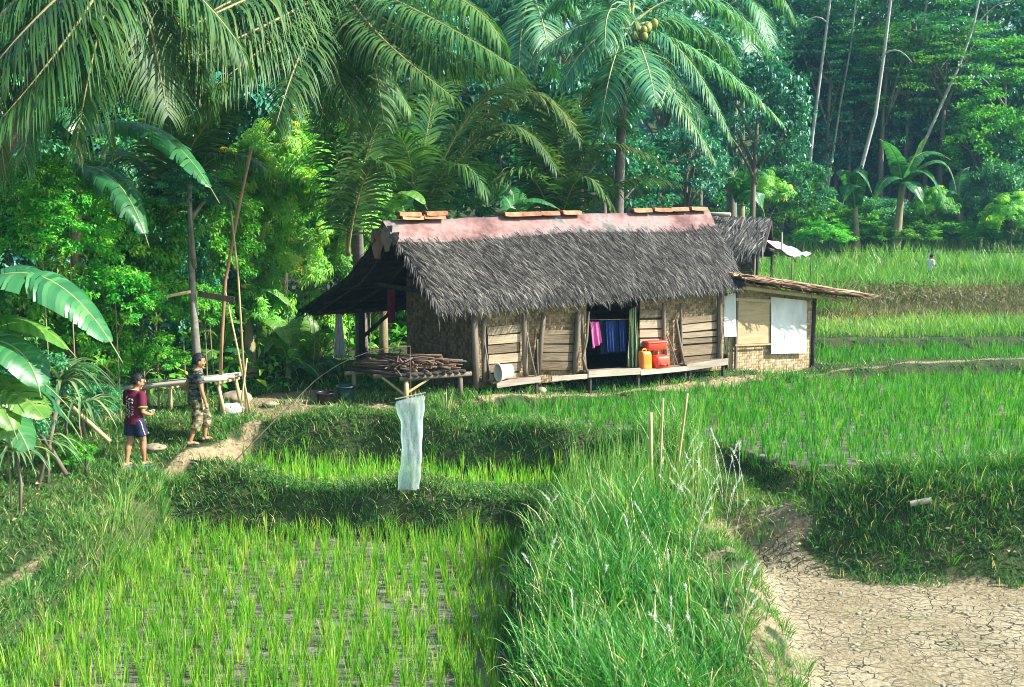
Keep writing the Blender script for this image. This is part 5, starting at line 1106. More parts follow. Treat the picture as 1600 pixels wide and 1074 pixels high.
def on_back(bvh, Wf, y, z, off=.004):
    o_ = Vector(Wf((-.6, y, z))) - bo2; d_ = (Vector(Wf((.4, y, z))) - Vector(Wf((-.6, y, z)))).normalized(); h = bvh.ray_cast(o_, d_)
    return None if h[0] is None else np.array(h[0] + bo2 - d_*off)
bo2 = Vector(ORG[t1.name]); mb = MB(); rs = random.Random(4)
for col, y0 in ((0, -.052), (1, .0), (2, .05)):                  # brush-lettered columns of the back print
    z = 1.07 - col*.012
    while z > .79 + .03*abs(col-1):
        hgt_ = rs.uniform(.026, .042)
        for s in range(rs.choice((3, 4, 4, 5))):
            ty = rs.random(); cx = y0 + rs.uniform(-.012, .012) + (1.07-z)*.05; cz = z - rs.uniform(.15, .9)*hgt_
            (dy, dz) = (rs.uniform(.010, .018), rs.uniform(-.004, .004)) if ty < .45 else (rs.uniform(-.003, .003), rs.uniform(.008, .016)) if ty < .75 else (rs.uniform(.006, .012), rs.uniform(.006, .012)*rs.choice((-1, 1)))
            q = [on_back(bv, W1, cx + k*dy, cz + k*dz) for k in (-1, 0, 1)]
            if all(x is not None for x in q): mb.tube(q, rs.uniform(.0025, .0042), 5, flat=.5)
        z -= hgt_ + rs.uniform(.006, .012)
part('back_print', mb, M_print, sh1)
mb = MB(); Q = [W1((x, .155 + .01*abs(x), z)) for x, z in ((-.005, .74), (.03, .62), (.065, .5))]
bvs = BVHTree.FromObject(lo1, bpy.context.evaluated_depsgraph_get())
for off, wd, m in ((0, .045, M_maroon), (-.048, .006, M_print), (.048, .006, M_print)):
    V = []
    for z in np.linspace(.73, .5, 9):
        for e in (-1, 1):
            x = .02 + (.73-z)*.3 + off + e*wd; o_ = Vector(W1((x, .5, z))) - bo2; d_ = (Vector(W1((x, 0, z))) - Vector(W1((x, .5, z)))).normalized(); h = bvs.ray_cast(o_, d_); V.append(np.array((h[0] if h[0] is not None else Vector(W1((x, .14, z))) - bo2) + bo2 - d_*.004))
    mb.add(V, None, [(2*k, 2*k+1, 2*k+3, 2*k+2) for k in range(8)], m=0 if m is M_maroon else 1)
part('side_stripe', mb, [M_maroon, M_print], lo1)
c_ = W1((.275, .085, .815)); single('small_card', MB().box(c_, (.07, .045, .008), (nrm(W1((1,.2,.1)) - W1((0,0,0))), nrm(W1((-.2,1,0)) - W1((0,0,0))), Z3)), M_white, 'small pale card held in the hand of the boy in maroon', 'card', tuple(c_))
M_camo1 = camo('dark_camouflage_shirt', [(.012,.016,.015), (.032,.04,.036), (.1,.105,.09), (.2,.19,.16)], 9, (1,1,3.2)); M_camo2 = camo('woodland_camouflage', [(.03,.04,.02), (.1,.085,.045), (.2,.165,.09), (.34,.29,.17)], 13, (1,1,1.5)); M_darksole = plastic('black_slipper', (.02,.02,.025), (.04,.04,.045), .6)
p2 = FEET[1].copy()
J2 = dict(pelvis=(0,0,.70), chest=(.015,0,.96), neck=(.02,0,1.135), head=(.06,.01,1.265),
  lhip=(.01,-.072,.68), lknee=(.16,-.07,.40), lankle=(.13,-.07,.10), ltoe=(.235,-.08,.055),
  rhip=(0,.072,.68), rknee=(-.01,.075,.37), rankle=(-.13,.08,.085), rtoe=(-.03,.09,.04),
  lshoulder=(.02,-.15,1.075), lelbow=(-.1,-.19,.87), lwrist=(.0,-.2,.69), lhand=(.05,-.19,.62), lcurl=.8,
  rshoulder=(.02,.15,1.075), relbow=(.04,.19,.85), rwrist=(.09,.19,.66), rhand=(.11,.185,.59), rpalm=(-.2,-1,0), rcurl=.8)
t2, sh2, lo2, W2 = person('boy in camouflage shirt and cropped camouflage trousers striding along the path', p2, R(60), dict(J=J2, scale=.96, head_turn=R(10), head_tilt=R(6), hem=.62, flare=.02, shirt=M_camo1, trim=None, sleeve=.5, lower='trousers', lower_mat=M_camo2, leglen=1.42, legw=(.09, .082), sole=M_darksole, strap=M_darksole))
p3 = AT(1454, 398, 40.); p3 = np.array([p3[0], 40., gz(p3[0], 40.) - .12]); J3 = {k: v for k, v in J1.items()}
M_wsh = soft_mat('white_cotton', (.7,.7,.72), (.8,.8,.8), 6, .8, .1)
person('person in a white shirt standing waist deep in the far tall grass', p3, R(60), dict(J=J3, voxel=.012, scale=.8, head_turn=R(20), head_tilt=R(12), hem=.64, flare=.02, shirt=M_wsh, trim=None, lower='shorts', lower_mat=M_navy, leglen=.8, legw=(.088,.095), sole=M_darksole, strap=M_darksole))
# ================================================================== PALMS, BANANA PLANTS, TREES
M_palm = leaf_mat('coconut_leaf', [(0,(.03,.1,.035)),(.4,(.055,.15,.035)),(.7,(.11,.2,.05)),(.82,(.24,.23,.08)),(1,(.36,.32,.14))], .34, .5, .35, .3, gain=1.12)
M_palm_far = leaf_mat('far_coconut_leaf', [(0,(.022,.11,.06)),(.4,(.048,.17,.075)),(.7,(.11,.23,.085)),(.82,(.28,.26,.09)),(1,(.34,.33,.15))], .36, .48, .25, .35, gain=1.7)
M_banana = leaf_mat('banana_leaf', [(0,(.02,.11,.04)),(.45,(.035,.16,.05)),(.82,(.07,.22,.07)),(1,(.3,.34,.14))], .4, .35, .2, .5, gain=1.35)
M_banana_lt = leaf_mat('young_banana_leaf', [(0,(.07,.2,.03)),(.5,(.11,.28,.04)),(.82,(.18,.32,.06)),(1,(.3,.34,.14))], .45, .4, .2, .45, gain=1.2)
M_strap = leaf_mat('strap_leaf', [(0,(.05,.13,.05)),(.5,(.1,.2,.08)),(1,(.24,.3,.14))], .3, .35, .2, .5, gain=1.3)
M_bush = leaf_mat('bright_bush_leaf', [(0,(.02,.1,.012)),(.45,(.045,.18,.02)),(.85,(.11,.27,.03)),(1,(.26,.3,.05))], .44, .42, .35, .4, gain=2.3)
M_cass = leaf_mat('yellow_green_leaf', [(0,(.045,.13,.02)),(.45,(.085,.22,.03)),(.9,(.17,.3,.04)),(1,(.45,.28,.02))], .47, .45, .3, .4, gain=2.5)
M_dark = leaf_mat('dark_forest_leaf', [(0,(.006,.044,.034)),(.5,(.014,.085,.055)),(1,(.042,.15,.075))], .25, .4, .35, .5, gain=2.7)
M_mid = leaf_mat('forest_leaf', [(0,(.01,.06,.035)),(.5,(.024,.12,.05)),(1,(.07,.22,.06))], .34, .42, .4, .45, gain=2.3)
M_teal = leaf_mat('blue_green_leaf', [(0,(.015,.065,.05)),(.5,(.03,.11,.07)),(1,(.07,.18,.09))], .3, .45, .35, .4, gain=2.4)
M_bark = wood_mat('palm_bark', (.06,.055,.05), (.16,.14,.12), (.28,.26,.22), (1,1,5), 0, 6); M_pale = wood_mat('pale_bark', (.22,.21,.17), (.4,.39,.33), (.55,.54,.47), (1,1,2), 0, 5); M_mott = wood_mat('mottled_bark', (.07,.065,.05), (.2,.19,.15), (.42,.41,.34), (1,1,1.6), 0, 7); M_bstem = wood_mat('banana_stem', (.1,.08,.045), (.26,.22,.12), (.42,.38,.22), (1,1,.25), 0, 12)
def base_of(u, Y, v=500): p = AT(u, v, Y); return np.array([p[0], Y, gz(p[0], Y)])
def palm(label, crown, fronds, L, mat, trunk=None, tr=.13, nuts=0, group='coconut palms', w=.04, n=58, rr=.03, droop=1.0, name='coconut_palm'):
    c = AT(*crown); base = base_of(*(trunk[-1])) if trunk else np.array([c[0], c[1], gz(c[0], c[1])])
    t = thing(name, label, 'palm', tuple(base), group)
    if trunk:
        P = [c - Z3*.1] + [AT(*q) for q in trunk[:-1]] + [base - Z3*.2]
        P = np.array(P); tt = np.linspace(0, len(P)-1, 14); Pq = np.stack([np.interp(tt, range(len(P)), P[:,k]) for k in range(3)], 1)
        part('trunk', MB().tube(Pq, np.linspace(tr*.75, tr*1.3, 14)*(1 + .05*(np.arange(14) % 2)), 9), M_bark, t)
    for f in fronds:
        p0, pm, p2 = [AT(*q[:3]) for q in f[:3]]; k = f[3] if len(f) > 3 else {}
        part('frond', frond(MB(), p0, pm, p2, k.get('L', L)*RNG.uniform(.92, 1.08), k.get('n', n), k.get('w', w), k.get('droop', droop), rr, k.get('up', .12), k.get('start', .1), k.get('a', (0,))[0], k.get('a', (0,.72))[-1]), mat, t)
    if nuts:
        for k in range(nuts):
            p = AT(crown[0] + random.uniform(4, 38), crown[1] + random.uniform(-6, 16), crown[2] - .5 + random.uniform(-.2, .2)); part('coconut', MB().sphere(p, (.085,.085,.1), 10, 8), M_nut, t, True)
    return t
M_nut = soft_mat('green_yellow_coconut', (.16,.2,.04), (.34,.33,.09), 6, .5, .1)
Y = 27
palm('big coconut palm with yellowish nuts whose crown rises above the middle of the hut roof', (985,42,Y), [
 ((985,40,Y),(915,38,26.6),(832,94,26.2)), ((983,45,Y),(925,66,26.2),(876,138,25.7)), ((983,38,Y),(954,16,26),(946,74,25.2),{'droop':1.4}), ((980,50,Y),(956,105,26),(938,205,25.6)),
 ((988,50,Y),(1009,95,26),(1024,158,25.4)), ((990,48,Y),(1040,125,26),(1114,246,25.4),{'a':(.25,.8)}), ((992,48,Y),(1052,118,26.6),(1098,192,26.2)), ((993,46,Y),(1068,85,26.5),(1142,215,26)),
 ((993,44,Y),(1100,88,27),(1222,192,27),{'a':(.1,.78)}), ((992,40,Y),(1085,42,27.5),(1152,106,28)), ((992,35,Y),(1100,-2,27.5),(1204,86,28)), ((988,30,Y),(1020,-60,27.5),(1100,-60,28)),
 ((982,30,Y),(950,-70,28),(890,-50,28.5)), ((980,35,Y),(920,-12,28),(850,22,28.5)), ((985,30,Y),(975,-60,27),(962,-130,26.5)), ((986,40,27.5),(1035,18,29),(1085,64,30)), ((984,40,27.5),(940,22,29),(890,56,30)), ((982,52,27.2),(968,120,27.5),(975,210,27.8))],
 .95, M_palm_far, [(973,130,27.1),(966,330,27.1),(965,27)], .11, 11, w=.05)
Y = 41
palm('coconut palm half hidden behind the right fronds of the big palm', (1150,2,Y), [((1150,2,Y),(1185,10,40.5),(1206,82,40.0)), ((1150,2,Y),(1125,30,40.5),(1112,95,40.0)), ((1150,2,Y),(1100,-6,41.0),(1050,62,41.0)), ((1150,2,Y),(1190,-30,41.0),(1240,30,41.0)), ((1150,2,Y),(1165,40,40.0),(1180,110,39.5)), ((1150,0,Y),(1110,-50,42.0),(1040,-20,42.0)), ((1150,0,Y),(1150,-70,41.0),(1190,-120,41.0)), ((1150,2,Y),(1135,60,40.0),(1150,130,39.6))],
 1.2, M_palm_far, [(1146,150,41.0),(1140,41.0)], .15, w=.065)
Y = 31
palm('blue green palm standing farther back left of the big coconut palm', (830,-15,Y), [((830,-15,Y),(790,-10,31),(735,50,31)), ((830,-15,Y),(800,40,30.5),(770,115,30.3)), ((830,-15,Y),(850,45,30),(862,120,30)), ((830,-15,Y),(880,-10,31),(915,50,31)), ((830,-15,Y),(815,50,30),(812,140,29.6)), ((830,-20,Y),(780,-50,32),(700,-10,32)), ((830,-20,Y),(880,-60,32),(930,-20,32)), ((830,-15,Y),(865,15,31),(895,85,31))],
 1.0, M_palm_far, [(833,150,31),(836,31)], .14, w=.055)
# near palms overhead at the left
palm('nearest coconut palm with its long combed fronds spreading over the centre left', (535,-28,18.5), [
 ((535,-28,18.5),(402,46,16.4),(205,128,15.2),{'a':(.1,.8),'L':1.05}), ((530,-28,18.5),(375,4,16),(132,150,14.5),{'a':(.1,.74),'L':1.1}), ((535,-28,18.5),(645,14,16.8),(802,104,15.8),{'a':(.15,.74),'L':1.0}), ((535,-25,18.5),(585,48,16.6),(705,150,15.6),{'a':(.15,.76),'L':.9}),
 ((535,-20,18.5),(610,36,17),(776,112,16)), ((530,-20,18.5),(440,52,16.6),(330,140,15.6)), ((532,-20,18.5),(480,60,16.6),(430,200,15.6),{'droop':1.3}), ((540,-30,18.5),(690,-14,17.2),(782,62,16.6),{'a':(.15,.74)}), ((532,-20,18.5),(510,60,17.2),(560,178,16.4)), ((520,-28,18.5),(330,20,16.6),(280,150,15.6)), ((530,-25,18.5),(500,30,18.6),(380,120,18.6)), ((530,-25,18.5),(440,-40,17.6),(290,20,17)), ((530,-20,18.5),(560,40,18.6),(640,170,18.4)), ((530,-25,18.5),(420,10,17.4),(300,70,16.6)), ((535,-25,18.5),(560,20,17.4),(640,90,16.6),{'a':(.1,.74)}), ((535,-20,18.4),(548,60,17.9),(556,200,17.5)), ((538,-20,18.4),(575,70,17.8),(600,190,17.2)), ((530,-20,18.4),(520,70,17.9),(500,200,17.4)), ((520,-25,18.4),(455,40,17),(300,180,16)), ((535,-25,18.4),(620,50,17),(700,100,16.2),{'a':(.2,.8)})],
 1.0, M_palm, [(545,140,19.6),(560,400,22),(565,22.6)], .1, w=.042, n=74, rr=.035, droop=1.5)
# near palms overhead at the left
palm('coconut palm at the upper left corner with dense drooping dark fronds', (195,-85,14.2), [
 ((190,-80,14.2),(112,50,13.4),(-6,195,12.8),{'L':1.1}), ((180,-80,14),(62,24,13.2),(-25,125,12.8),{'a':(0,.35),'L':1.0}), ((200,-80,14.2),(155,50,13.6),(118,235,13.2),{'a':(.2,.8)}), ((205,-80,14.2),(236,50,14),(262,178,13.8)), ((210,-85,14.2),(310,-5,14.2),(380,80,14.2)),
 ((190,-80,14.2),(85,90,13.8),(36,250,13.5)), ((185,-80,14.2),(-10,40,13.6),(-50,260,13.4)), ((195,-85,14.5),(120,40,15),(70,200,15)), ((200,-80,14.5),(190,60,15),(170,230,15)), ((190,-90,14.5),(60,-50,15),(-60,60,15)), ((195,-80,14.4),(30,60,14.4),(10,280,14.4)), ((205,-85,14.5),(270,20,15.2),(330,170,15.6))],
 .95, M_palm, [(60,120,14.6),(-80,400,15),(-110,15.2)], .14, w=.042, n=70, rr=.032, droop=1.5)
# trunkless young palms behind the hut
def young(label, base, fronds, L=1.0, w=.045): return palm(label, (base[0], base[1]-6, base[2]), [((base[0]+random.uniform(-4,4), base[1], base[2]), *f) for f in fronds], L, M_palm, None, w=w, group='young palms', droop=.7, name='young_palm', rr=.026)
young('young palm rising behind the left end of the hut ridge with upright fronds', (640,395,24.4), [((606,235,24.2),(652,128,24.0)), ((720,200,23.9),(820,126,23.4)), ((668,200,24.2),(690,120,24.0)), ((760,205,23.9),(868,262,23.4)), ((600,240,24.2),(520,185,23.9)), ((785,160,24.4),(905,215,24.0),{'a':(.3,.9)}), ((590,300,23.9),(520,330,23.4)), ((640,250,23.4),(600,205,23.0)), ((700,265,23.6),(760,300,23.2)), ((730,180,24.8),(800,160,25.0)), ((690,150,25.4),(760,130,25.6))], 1.05)
young('young palm with arching fronds behind the middle of the hut ridge', (872,385,26.3), [((925,238,26.0),(1034,258,25.6),{'a':(.2,.8)}), ((895,205,26.2),(935,130,26.0)), ((830,220,25.8),(730,240,25.4),{'a':(.3,.95)}), ((850,190,26.2),(770,175,25.8)), ((950,295,25.8),(1052,285,25.6)), ((905,215,26.4),(980,200,26.6)), ((820,270,25.6),(740,320,25.2)), ((872,230,25.8),(862,160,25.6)), ((845,240,26.0),(880,180,26.4)), ((905,280,25.4),(960,330,25.2))], 1.05)
young('small dark young palm among the bushes left of the tall bamboo pole', (262,350,18.6), [((296,235,18.4),(360,160,18.2)), ((270,250,18.6),(262,170,18.4)), ((330,250,18.4),(410,260,18)), ((230,260,18.6),(170,250,18.6)), ((310,290,18.2),(370,320,18)), ((285,270,18.8),(320,200,19))], .9)
young('young palm with thin fronds in the thicket behind the nearest palm fronds', (470,330,24.5), [((480,220,24.4),(560,150,24.2)), ((440,230,24.4),(400,150,24.2)), ((500,240,24.2),(590,230,24.0)), ((455,240,24.6),(450,140,24.6)), ((420,260,24.4),(340,250,24.2))], .95)
young('young palm standing in the thicket between the bench and the porch', (545,400,20.0), [((552,210,19.8),(565,120,19.5)), ((575,230,19.6),(620,160,19.2)), ((520,220,19.8),(490,150,19.6)), ((570,280,19.4),(612,262,19.1)), ((535,190,20),(530,110,20)), ((590,200,20),(650,130,20))], .9)
# ---- banana plants
def banana(label, stem, leafs, W, mat=M_banana, sr=.09, stemY=None, group='banana plants', tear=.25, sag=.5, rr=.018):
    top = AT(*stem[0]); b = base_of(stem[-1][0], stem[-1][2]); t = thing('banana_plant', label, 'banana plant', tuple(b), group)
    part('stem', MB().tube(through(b - Z3*.1, (b + top)/2, top, 7), np.linspace(sr*1.15, sr*.55, 7), 9), M_bstem, t)
    for f in leafs:
        p = [AT(*q) for q in f[:3]]; k = f[3] if len(f) > 3 else {}
        part('leaf', banana_leaf(MB(), *p, k.get('W', W), 40, k.get('sag', sag), k.get('tear', tear)*1.2 + .06, None, *k.get('a', (.1,.75)), rr), k.get('mat', mat), t, False)
    return t
Y = 11.6
banana('large banana plant at the left edge with big smooth leaves reaching in', [(-80,480,Y),(-90,700,Y)], [((-75,480,Y),(62,432,11.4),(192,568,11.2),{'W':1.1,'sag':.7,'tear':.12}), ((-70,470,12),(48,424,12.1),(156,520,12.3),{'W':.8,'a':(.0,.4)}), ((-70,540,11.4),(20,542,11.2),(64,622,11),{'W':.75}), ((-80,590,11.5),(10,603,11.3),(78,668,11.1),{'W':.8,'mat':M_banana_lt,'tear':.3}), ((-75,520,11.8),(30,500,11.9),(120,560,12),{'W':.8,'mat':M_banana_lt}), ((-80,650,11.3),(-20,640,11.2),(20,700,11.1),{'W':.7,'mat':M_banana_lt}), ((-75,500,11.7),(-10,520,11.5),(30,590,11.3),{'W':.8}), ((-80,560,11.9),(20,570,12),(110,640,12.1),{'W':.6,'a':(0,.4)}), ((-80,620,11.6),(0,640,11.6),(50,720,11.5),{'W':.8}), ((-85,600,12),(40,600,12.2),(128,690,12.4),{'W':.7,'a':(0,.5)}), ((-85,560,11.3),(-20,600,11.1),(28,690,10.9),{'W':.7,'mat':M_banana_lt})], .6, tear=.12)
Y = 16.0
banana('banana plant behind the left bushes with two long torn leaves hanging right', [(125,225,16.6),(100,520,16.9)], [((140,205,16.2),(245,206,15.7),(343,318,15.2),{'W':.85,'sag':.85,'tear':.4,'a':(.1,.6)}), ((118,262,16.0),(182,285,15.5),(233,386,15.1),{'W':.95,'sag':.95,'tear':.45,'a':(0,.4)}), ((135,210,16.4),(90,170,16.6),(20,240,16.8),{'W':.8})], .8, sag=.8, tear=.35)
banana('banana plant just left of the hut ridge with one glowing young leaf', [(600,345,23),(598,500,23)], [((598,350,23),(572,312,22.6),(535,268,22.2),{'W':.62,'tear':.4}), ((602,338,23),(636,300,22.7),(668,328,22.4),{'W':.62,'mat':M_banana_lt}), ((600,345,23),(625,320,23.4),(650,290,23.8)), ((598,350,23),(575,345,22.6),(550,375,22.4)), ((590,340,23),(560,262,23.2),(520,275,23.4))], .6)
banana('banana plant peeping over the ridge between the tile groups', [(800,350,24.5),(800,500,24.5)], [((800,345,24.5),(828,312,24.2),(880,332,24)), ((800,345,24.5),(790,310,24.6),(765,318,24.6)), ((800,340,24.5),(800,300,25),(780,285,25))], .7)
banana('banana plant with a brown shaggy stem and broad leaves beyond the bench', [(388,500,20.2),(388,600,20.2)], [((388,500,20.2),(360,455,20),(330,470,19.8)), ((388,498,20.2),(420,450,20.1),(460,490,19.9),{'mat':M_banana_lt}), ((388,500,20.2),(400,440,20.3),(410,400,20.4),{'mat':M_banana_lt}), ((390,500,20.2),(430,500,19.8),(455,550,19.6),{'mat':M_banana_lt})], .55, sr=.13)
banana('banana plant with a thick brown stem seen under the open porch', [(520,480,24),(515,600,24)], [((520,480,24),(480,450,23.6),(440,500,23.3),{'mat':M_banana_lt}), ((520,480,24),(500,440,24),(470,430,24),{'mat':M_banana_lt}), ((518,500,24),(490,520,23.5),(470,570,23.3),{'mat':M_banana_lt}), ((520,480,24),(560,440,24.3),(600,470,24.3))], .7, sr=.2)
banana('small leafy banana shoot in the shade between bench and porch', [(450,560,20),(448,625,20)], [((450,565,20),(430,530,19.8),(410,560,19.6),{'mat':M_banana_lt}), ((450,565,20),(470,520,20),(500,540,19.9),{'mat':M_banana_lt}), ((450,570,20),(480,570,19.7),(505,600,19.6)), ((450,565,20),(452,510,20.2),(446,480,20.3),{'mat':M_banana_lt})], .42, sr=.06)
for (u, v, Y, lab) in ((415,598,20.8,'low bright banana shoot close behind the bench end'),(482,600,21.6,'broad leaved banana shoot just left of the hanging cords'),(345,585,20.0,'leafy banana shoot behind the bench beside the mottled trunk'),(590,600,25,'banana shoot seen between porch post and gable wall')):
    banana(lab, [(u,v-30,Y),(u-2,v+10,Y)], [((u,v-28,Y),(u-22,v-70,Y-.2),(u-48,v-52,Y-.4),{'mat':M_banana_lt}), ((u,v-28,Y),(u+18,v-80,Y-.1),(u+40,v-74,Y-.3),{'mat':M_banana_lt}), ((u,v-28,Y),(u+4,v-80,Y+.1),(u-6,v-118,Y+.2),{'mat':M_banana_lt}), ((u,v-28,Y),(u+28,v-40,Y-.3),(u+50,v-12,Y-.5)), ((u,v-28,Y),(u-18,v-36,Y-.4),(u-38,v-4,Y-.6),{'mat':M_banana_lt})], .5, sr=.05)
Y = 48
banana('tall banana plant with a dry stem and spreading leaves before the right forest', [(1410,285,Y),(1393,370,Y)], [((1409,285,Y),(1398,240,47.6),(1374,218,47.3)), ((1410,285,Y),(1430,242,47.8),(1448,212,47.8),{'mat':M_banana_lt}), ((1412,285,Y),(1450,270,47.4),(1480,332,47)), ((1412,283,Y),(1468,252,47.5),(1494,302,47.2)), ((1411,287,Y),(1432,292,47),(1446,335,46.8)), ((1408,287,Y),(1385,280,47.5),(1362,320,47.3)), ((1410,280,Y),(1440,240,48.6),(1485,250,49))], 1.0, sr=.2, rr=.035)
banana('smaller banana plant with two bowed leaves left of the tall one', [(1336,325,Y),(1336,385,Y)], [((1336,325,Y),(1345,268,47.6),(1368,322,47.3)), ((1336,322,Y),(1322,270,47.8),(1310,282,47.6)), ((1336,322,Y),(1328,290,47.4),(1316,325,47.2)), ((1336,322,Y),(1336,280,48.4),(1350,255,48.6))], .95, sr=.18, rr=.035)
Y = 40
banana('banana plant with dark hanging leaves left of the far thatched hut', [(1160,320,Y),(1150,400,Y)], [((1160,318,Y),(1150,280,39.7),(1118,290,39.5)), ((1160,316,Y),(1185,270,39.6),(1215,300,39.4)), ((1160,318,Y),(1140,262,40.2),(1120,262,40.4)), ((1160,318,Y),(1180,300,39.3),(1196,345,39.1)), ((1160,316,Y),(1165,265,40.2),(1180,245,40.4))], .9, sr=.18, rr=.03)
banana('shaggy old banana plant near the right edge of the forest floor', [(1500,330,50),(1498,385,50)], [((1500,330,50),(1480,300,49.6),(1462,345,49.4)), ((1500,330,50),(1520,295,50),(1545,330,49.8)), ((1500,330,50),(1500,280,50.2),(1515,262,50.4))], .9, sr=.2, rr=.035)
# ---- strap-leaved plants on the left bank
def strap(label, u, v, Y, n, ln, w):
    c = AT(u, v, Y); b = np.array([c[0], Y, gz(c[0], Y)]); t = thing('pandan_plant', label, 'pandan plant', tuple(b), 'strap leaved plants')
    part('stem', MB().tube([b - Z3*.1, b*.5 + c*.5 + [.04,0,0], c], .02, 7), M_post, t); mb = MB()
    for k in range(n):
        az = 2*math.pi*k/n*2.4 + random.uniform(-.3,.3); d = np.array([math.cos(az), math.sin(az), 0]); l = ln*random.uniform(.7, 1.2); el = random.uniform(.3, 1.15)
        P = bez(c, c + d*l*.45*math.cos(el) + Z3*l*.75*math.sin(el), c + d*l*.75 - Z3*l*random.uniform(-.1,.6)*(1.2-el), 12); T = nrm(np.gradient(P, axis=0)); S_ = nrm(np.cross(T, Z3)); wd = w*np.interp(np.linspace(0,1,12), [0,.2,.7,1], [.7,1,.75,.05])[:,None]*.5
        U = np.cross(S_, T); V = np.stack([P - S_*wd + U*wd*.5, P, P + S_*wd + U*wd*.5], 1).reshape(-1,3); mb.add(V, None, [(3*i+j, 3*i+j+1, 3*i+j+4, 3*i+j+3) for i in range(11) for j in (0,1)], random.random())
    part('leaves', mb, M_strap, t, True)
strap('strap leaved pandan plant arching over the logs left of the boys', 96, 604, 14.7, 46, .95, .055); strap('strap leaved plant spilling over the log right of the pandan', 128, 648, 14.6, 36, .8, .045); strap('small strap leaved plant at the foot of the bank in the left corner', 70, 705, 14.0, 36, .7, .04); strap('low strap leaved pandan plant in the left corner below the banana leaves', 25, 712, 13.2, 40, .7, .04); strap('grassy strap leaved plant at the left bank behind the logs', 62, 655, 14.6, 44, .9, .045)
# ---- trees and bushes: crown kinds shared by copies
def crown(seed, kind):
    global RNG
    sv = RNG; RNG = np.random.default_rng(seed); mb = MB()
    if kind == 'fine':
        n = 120; D = rdir(n); D[:,2] = np.where(D[:,2] < -.55, -D[:,2], D[:,2]); C = D*RNG.uniform(.5, 1, n)[:,None]**.6*(1 + .2*np.sin(D[:,0]*5 + seed)*np.cos(D[:,1]*4))[:,None]; m, r, L, W = 46, .17, .1, .055
    elif kind == 'layer':
        n = 70; C = np.stack([RNG.normal(0, .55, n), RNG.normal(0, .55, n), np.round(RNG.uniform(-1, 1, n)*4)/4 + RNG.normal(0,.05,n)], 1); C[:,:2] *= (1.15 - .55*np.abs(C[:,2]))[:,None]; m, r, L, W = 60, .2, .085, .04
    elif kind == 'bush':
        n = 110; D = rdir(n); D[:,2] = abs(D[:,2]); C = D*RNG.uniform(.45, 1, n)[:,None]**.5*(1 + .25*np.sin(D[:,0]*6 + seed))[:,None]; m, r, L, W = 50, .15, .1, .05
    elif kind == 'palmate':
        n = 62; D = rdir(n); D[:,2] = abs(D[:,2])*1.1; C = D*RNG.uniform(.3, 1, n)[:,None]**.6; m, r = 9, .2
    else:   # broad
        n = 90; D = rdir(n); D[:,2] = np.where(D[:,2] < -.5, -D[:,2], D[:,2]); C = D*RNG.uniform(.45, 1.05, n)[:,None]**.6*(1 + .22*np.sin(D[:,0]*4 + seed)*np.sin(D[:,2]*5))[:,None]; m, r, L, W = 34, .2, .16, .075
    ca = RNG.uniform(.05, .8, n)
    if kind == 'palmate':
        P = np.repeat(C, m, 0) + rdir(n*m)*(r*RNG.uniform(.1, 1, n*m))[:,None]; N = len(P); up = nrm(P*np.array([1,1,.6]) + np.array([0,0,.5]) + rdir(N)*.4); a = np.clip(np.repeat(ca, m) + RNG.normal(0, .12, N), 0, .9); a = np.where(RNG.uniform(0,1,N) < .03, 1., a)
        X = nrm(np.cross(up, rdir(N))); Yv = np.cross(up, X)
        for k in range(6):
            th = 2*math.pi*k/6.6; d = X*math.cos(th) + Yv*math.sin(th); leaves(mb, P, d - Z3*.55, up, .18*RNG.uniform(.7, 1.25, N), .042, a, bend=.15)
    else:
        rep = np.repeat(np.arange(n), m); N = len(rep); fl = {'layer': .22, 'fine': .7, 'bush': .7}.get(kind, .6)
        P = C[rep] + rdir(N)*(r*RNG.uniform(0, 1, N)**.5)[:,None]*np.array([1.15, 1.15, fl]); out = nrm(C[rep]*np.array([1,1,.5]) + 1e-3); D = nrm(out*.6 + rdir(N)*.8 - Z3*.25); Nn = nrm(rdir(N)*.55 + np.array([0,0,1.]) + out*.25)
        a = np.clip(ca[rep] + RNG.normal(0, .16, N), 0, 1); leaves(mb, P, D, Nn, L*RNG.uniform(.6, 1.3, N), W*RNG.uniform(.7, 1.2, N), a)
    RNG = sv; return mb
CROWNS = {}
def crown_mesh(kind, var, mat):
    key = (kind, var, mat.name)
    if key not in CROWNS:
        b = (kind, var)
        if b not in CROWNS: CROWNS[b] = crown(11 + 7*var + len(kind), kind).mesh('crown', [mat]); CROWNS[key] = CROWNS[b]
        else:
            me = CROWNS[b].copy(); me.materials.clear(); me.materials.append(mat); CROWNS[key] = me
    return CROWNS[key]
def tree(name, label, cat, u, Y, v, rpx, rpz, kind, mat, group, tr=.07, var=None, bark=M_post, lean=0, limbs=5, vb=None):
    c = AT(u, v, Y); s = 1778/Y; bx = c[0] - lean; b = np.array([bx, Y, gz(bx, Y)]); t = thing(name, label, cat, tuple(b), group)
    rx, rz = rpx/s, rpz/s; mb = MB(); 
    if tr > 0:
        mb.tube(through(b - Z3*.15, (b + c)/2 + [random.uniform(-.1,.1)*rx, 0, 0], c + Z3*rz*.3, 8), np.linspace(tr, tr*.35, 8), 7)
        for k in range(limbs):
            az = random.uniform(0, 6.28); e = c + np.array([math.cos(az)*rx*.75, math.sin(az)*rx*.75, rz*random.uniform(-.3,.6)]); p = b + (c-b)*random.uniform(.6, .95); mb.tube(through(p, (p+e)/2 + Z3*rz*.1, e, 5), np.linspace(tr*.5, tr*.12, 5), 5)
        part('trunk', mb, bark, t)
    o = bpy.data.objects.new('crown', crown_mesh(kind, random.randint(0, 2) if var is None else var, mat)); COL.objects.link(o); o.parent = t; o.location = tuple(c - b); o.scale = (rx, rx, rz); o.rotation_euler = (0, 0, random.uniform(0, 6.28))
    return t
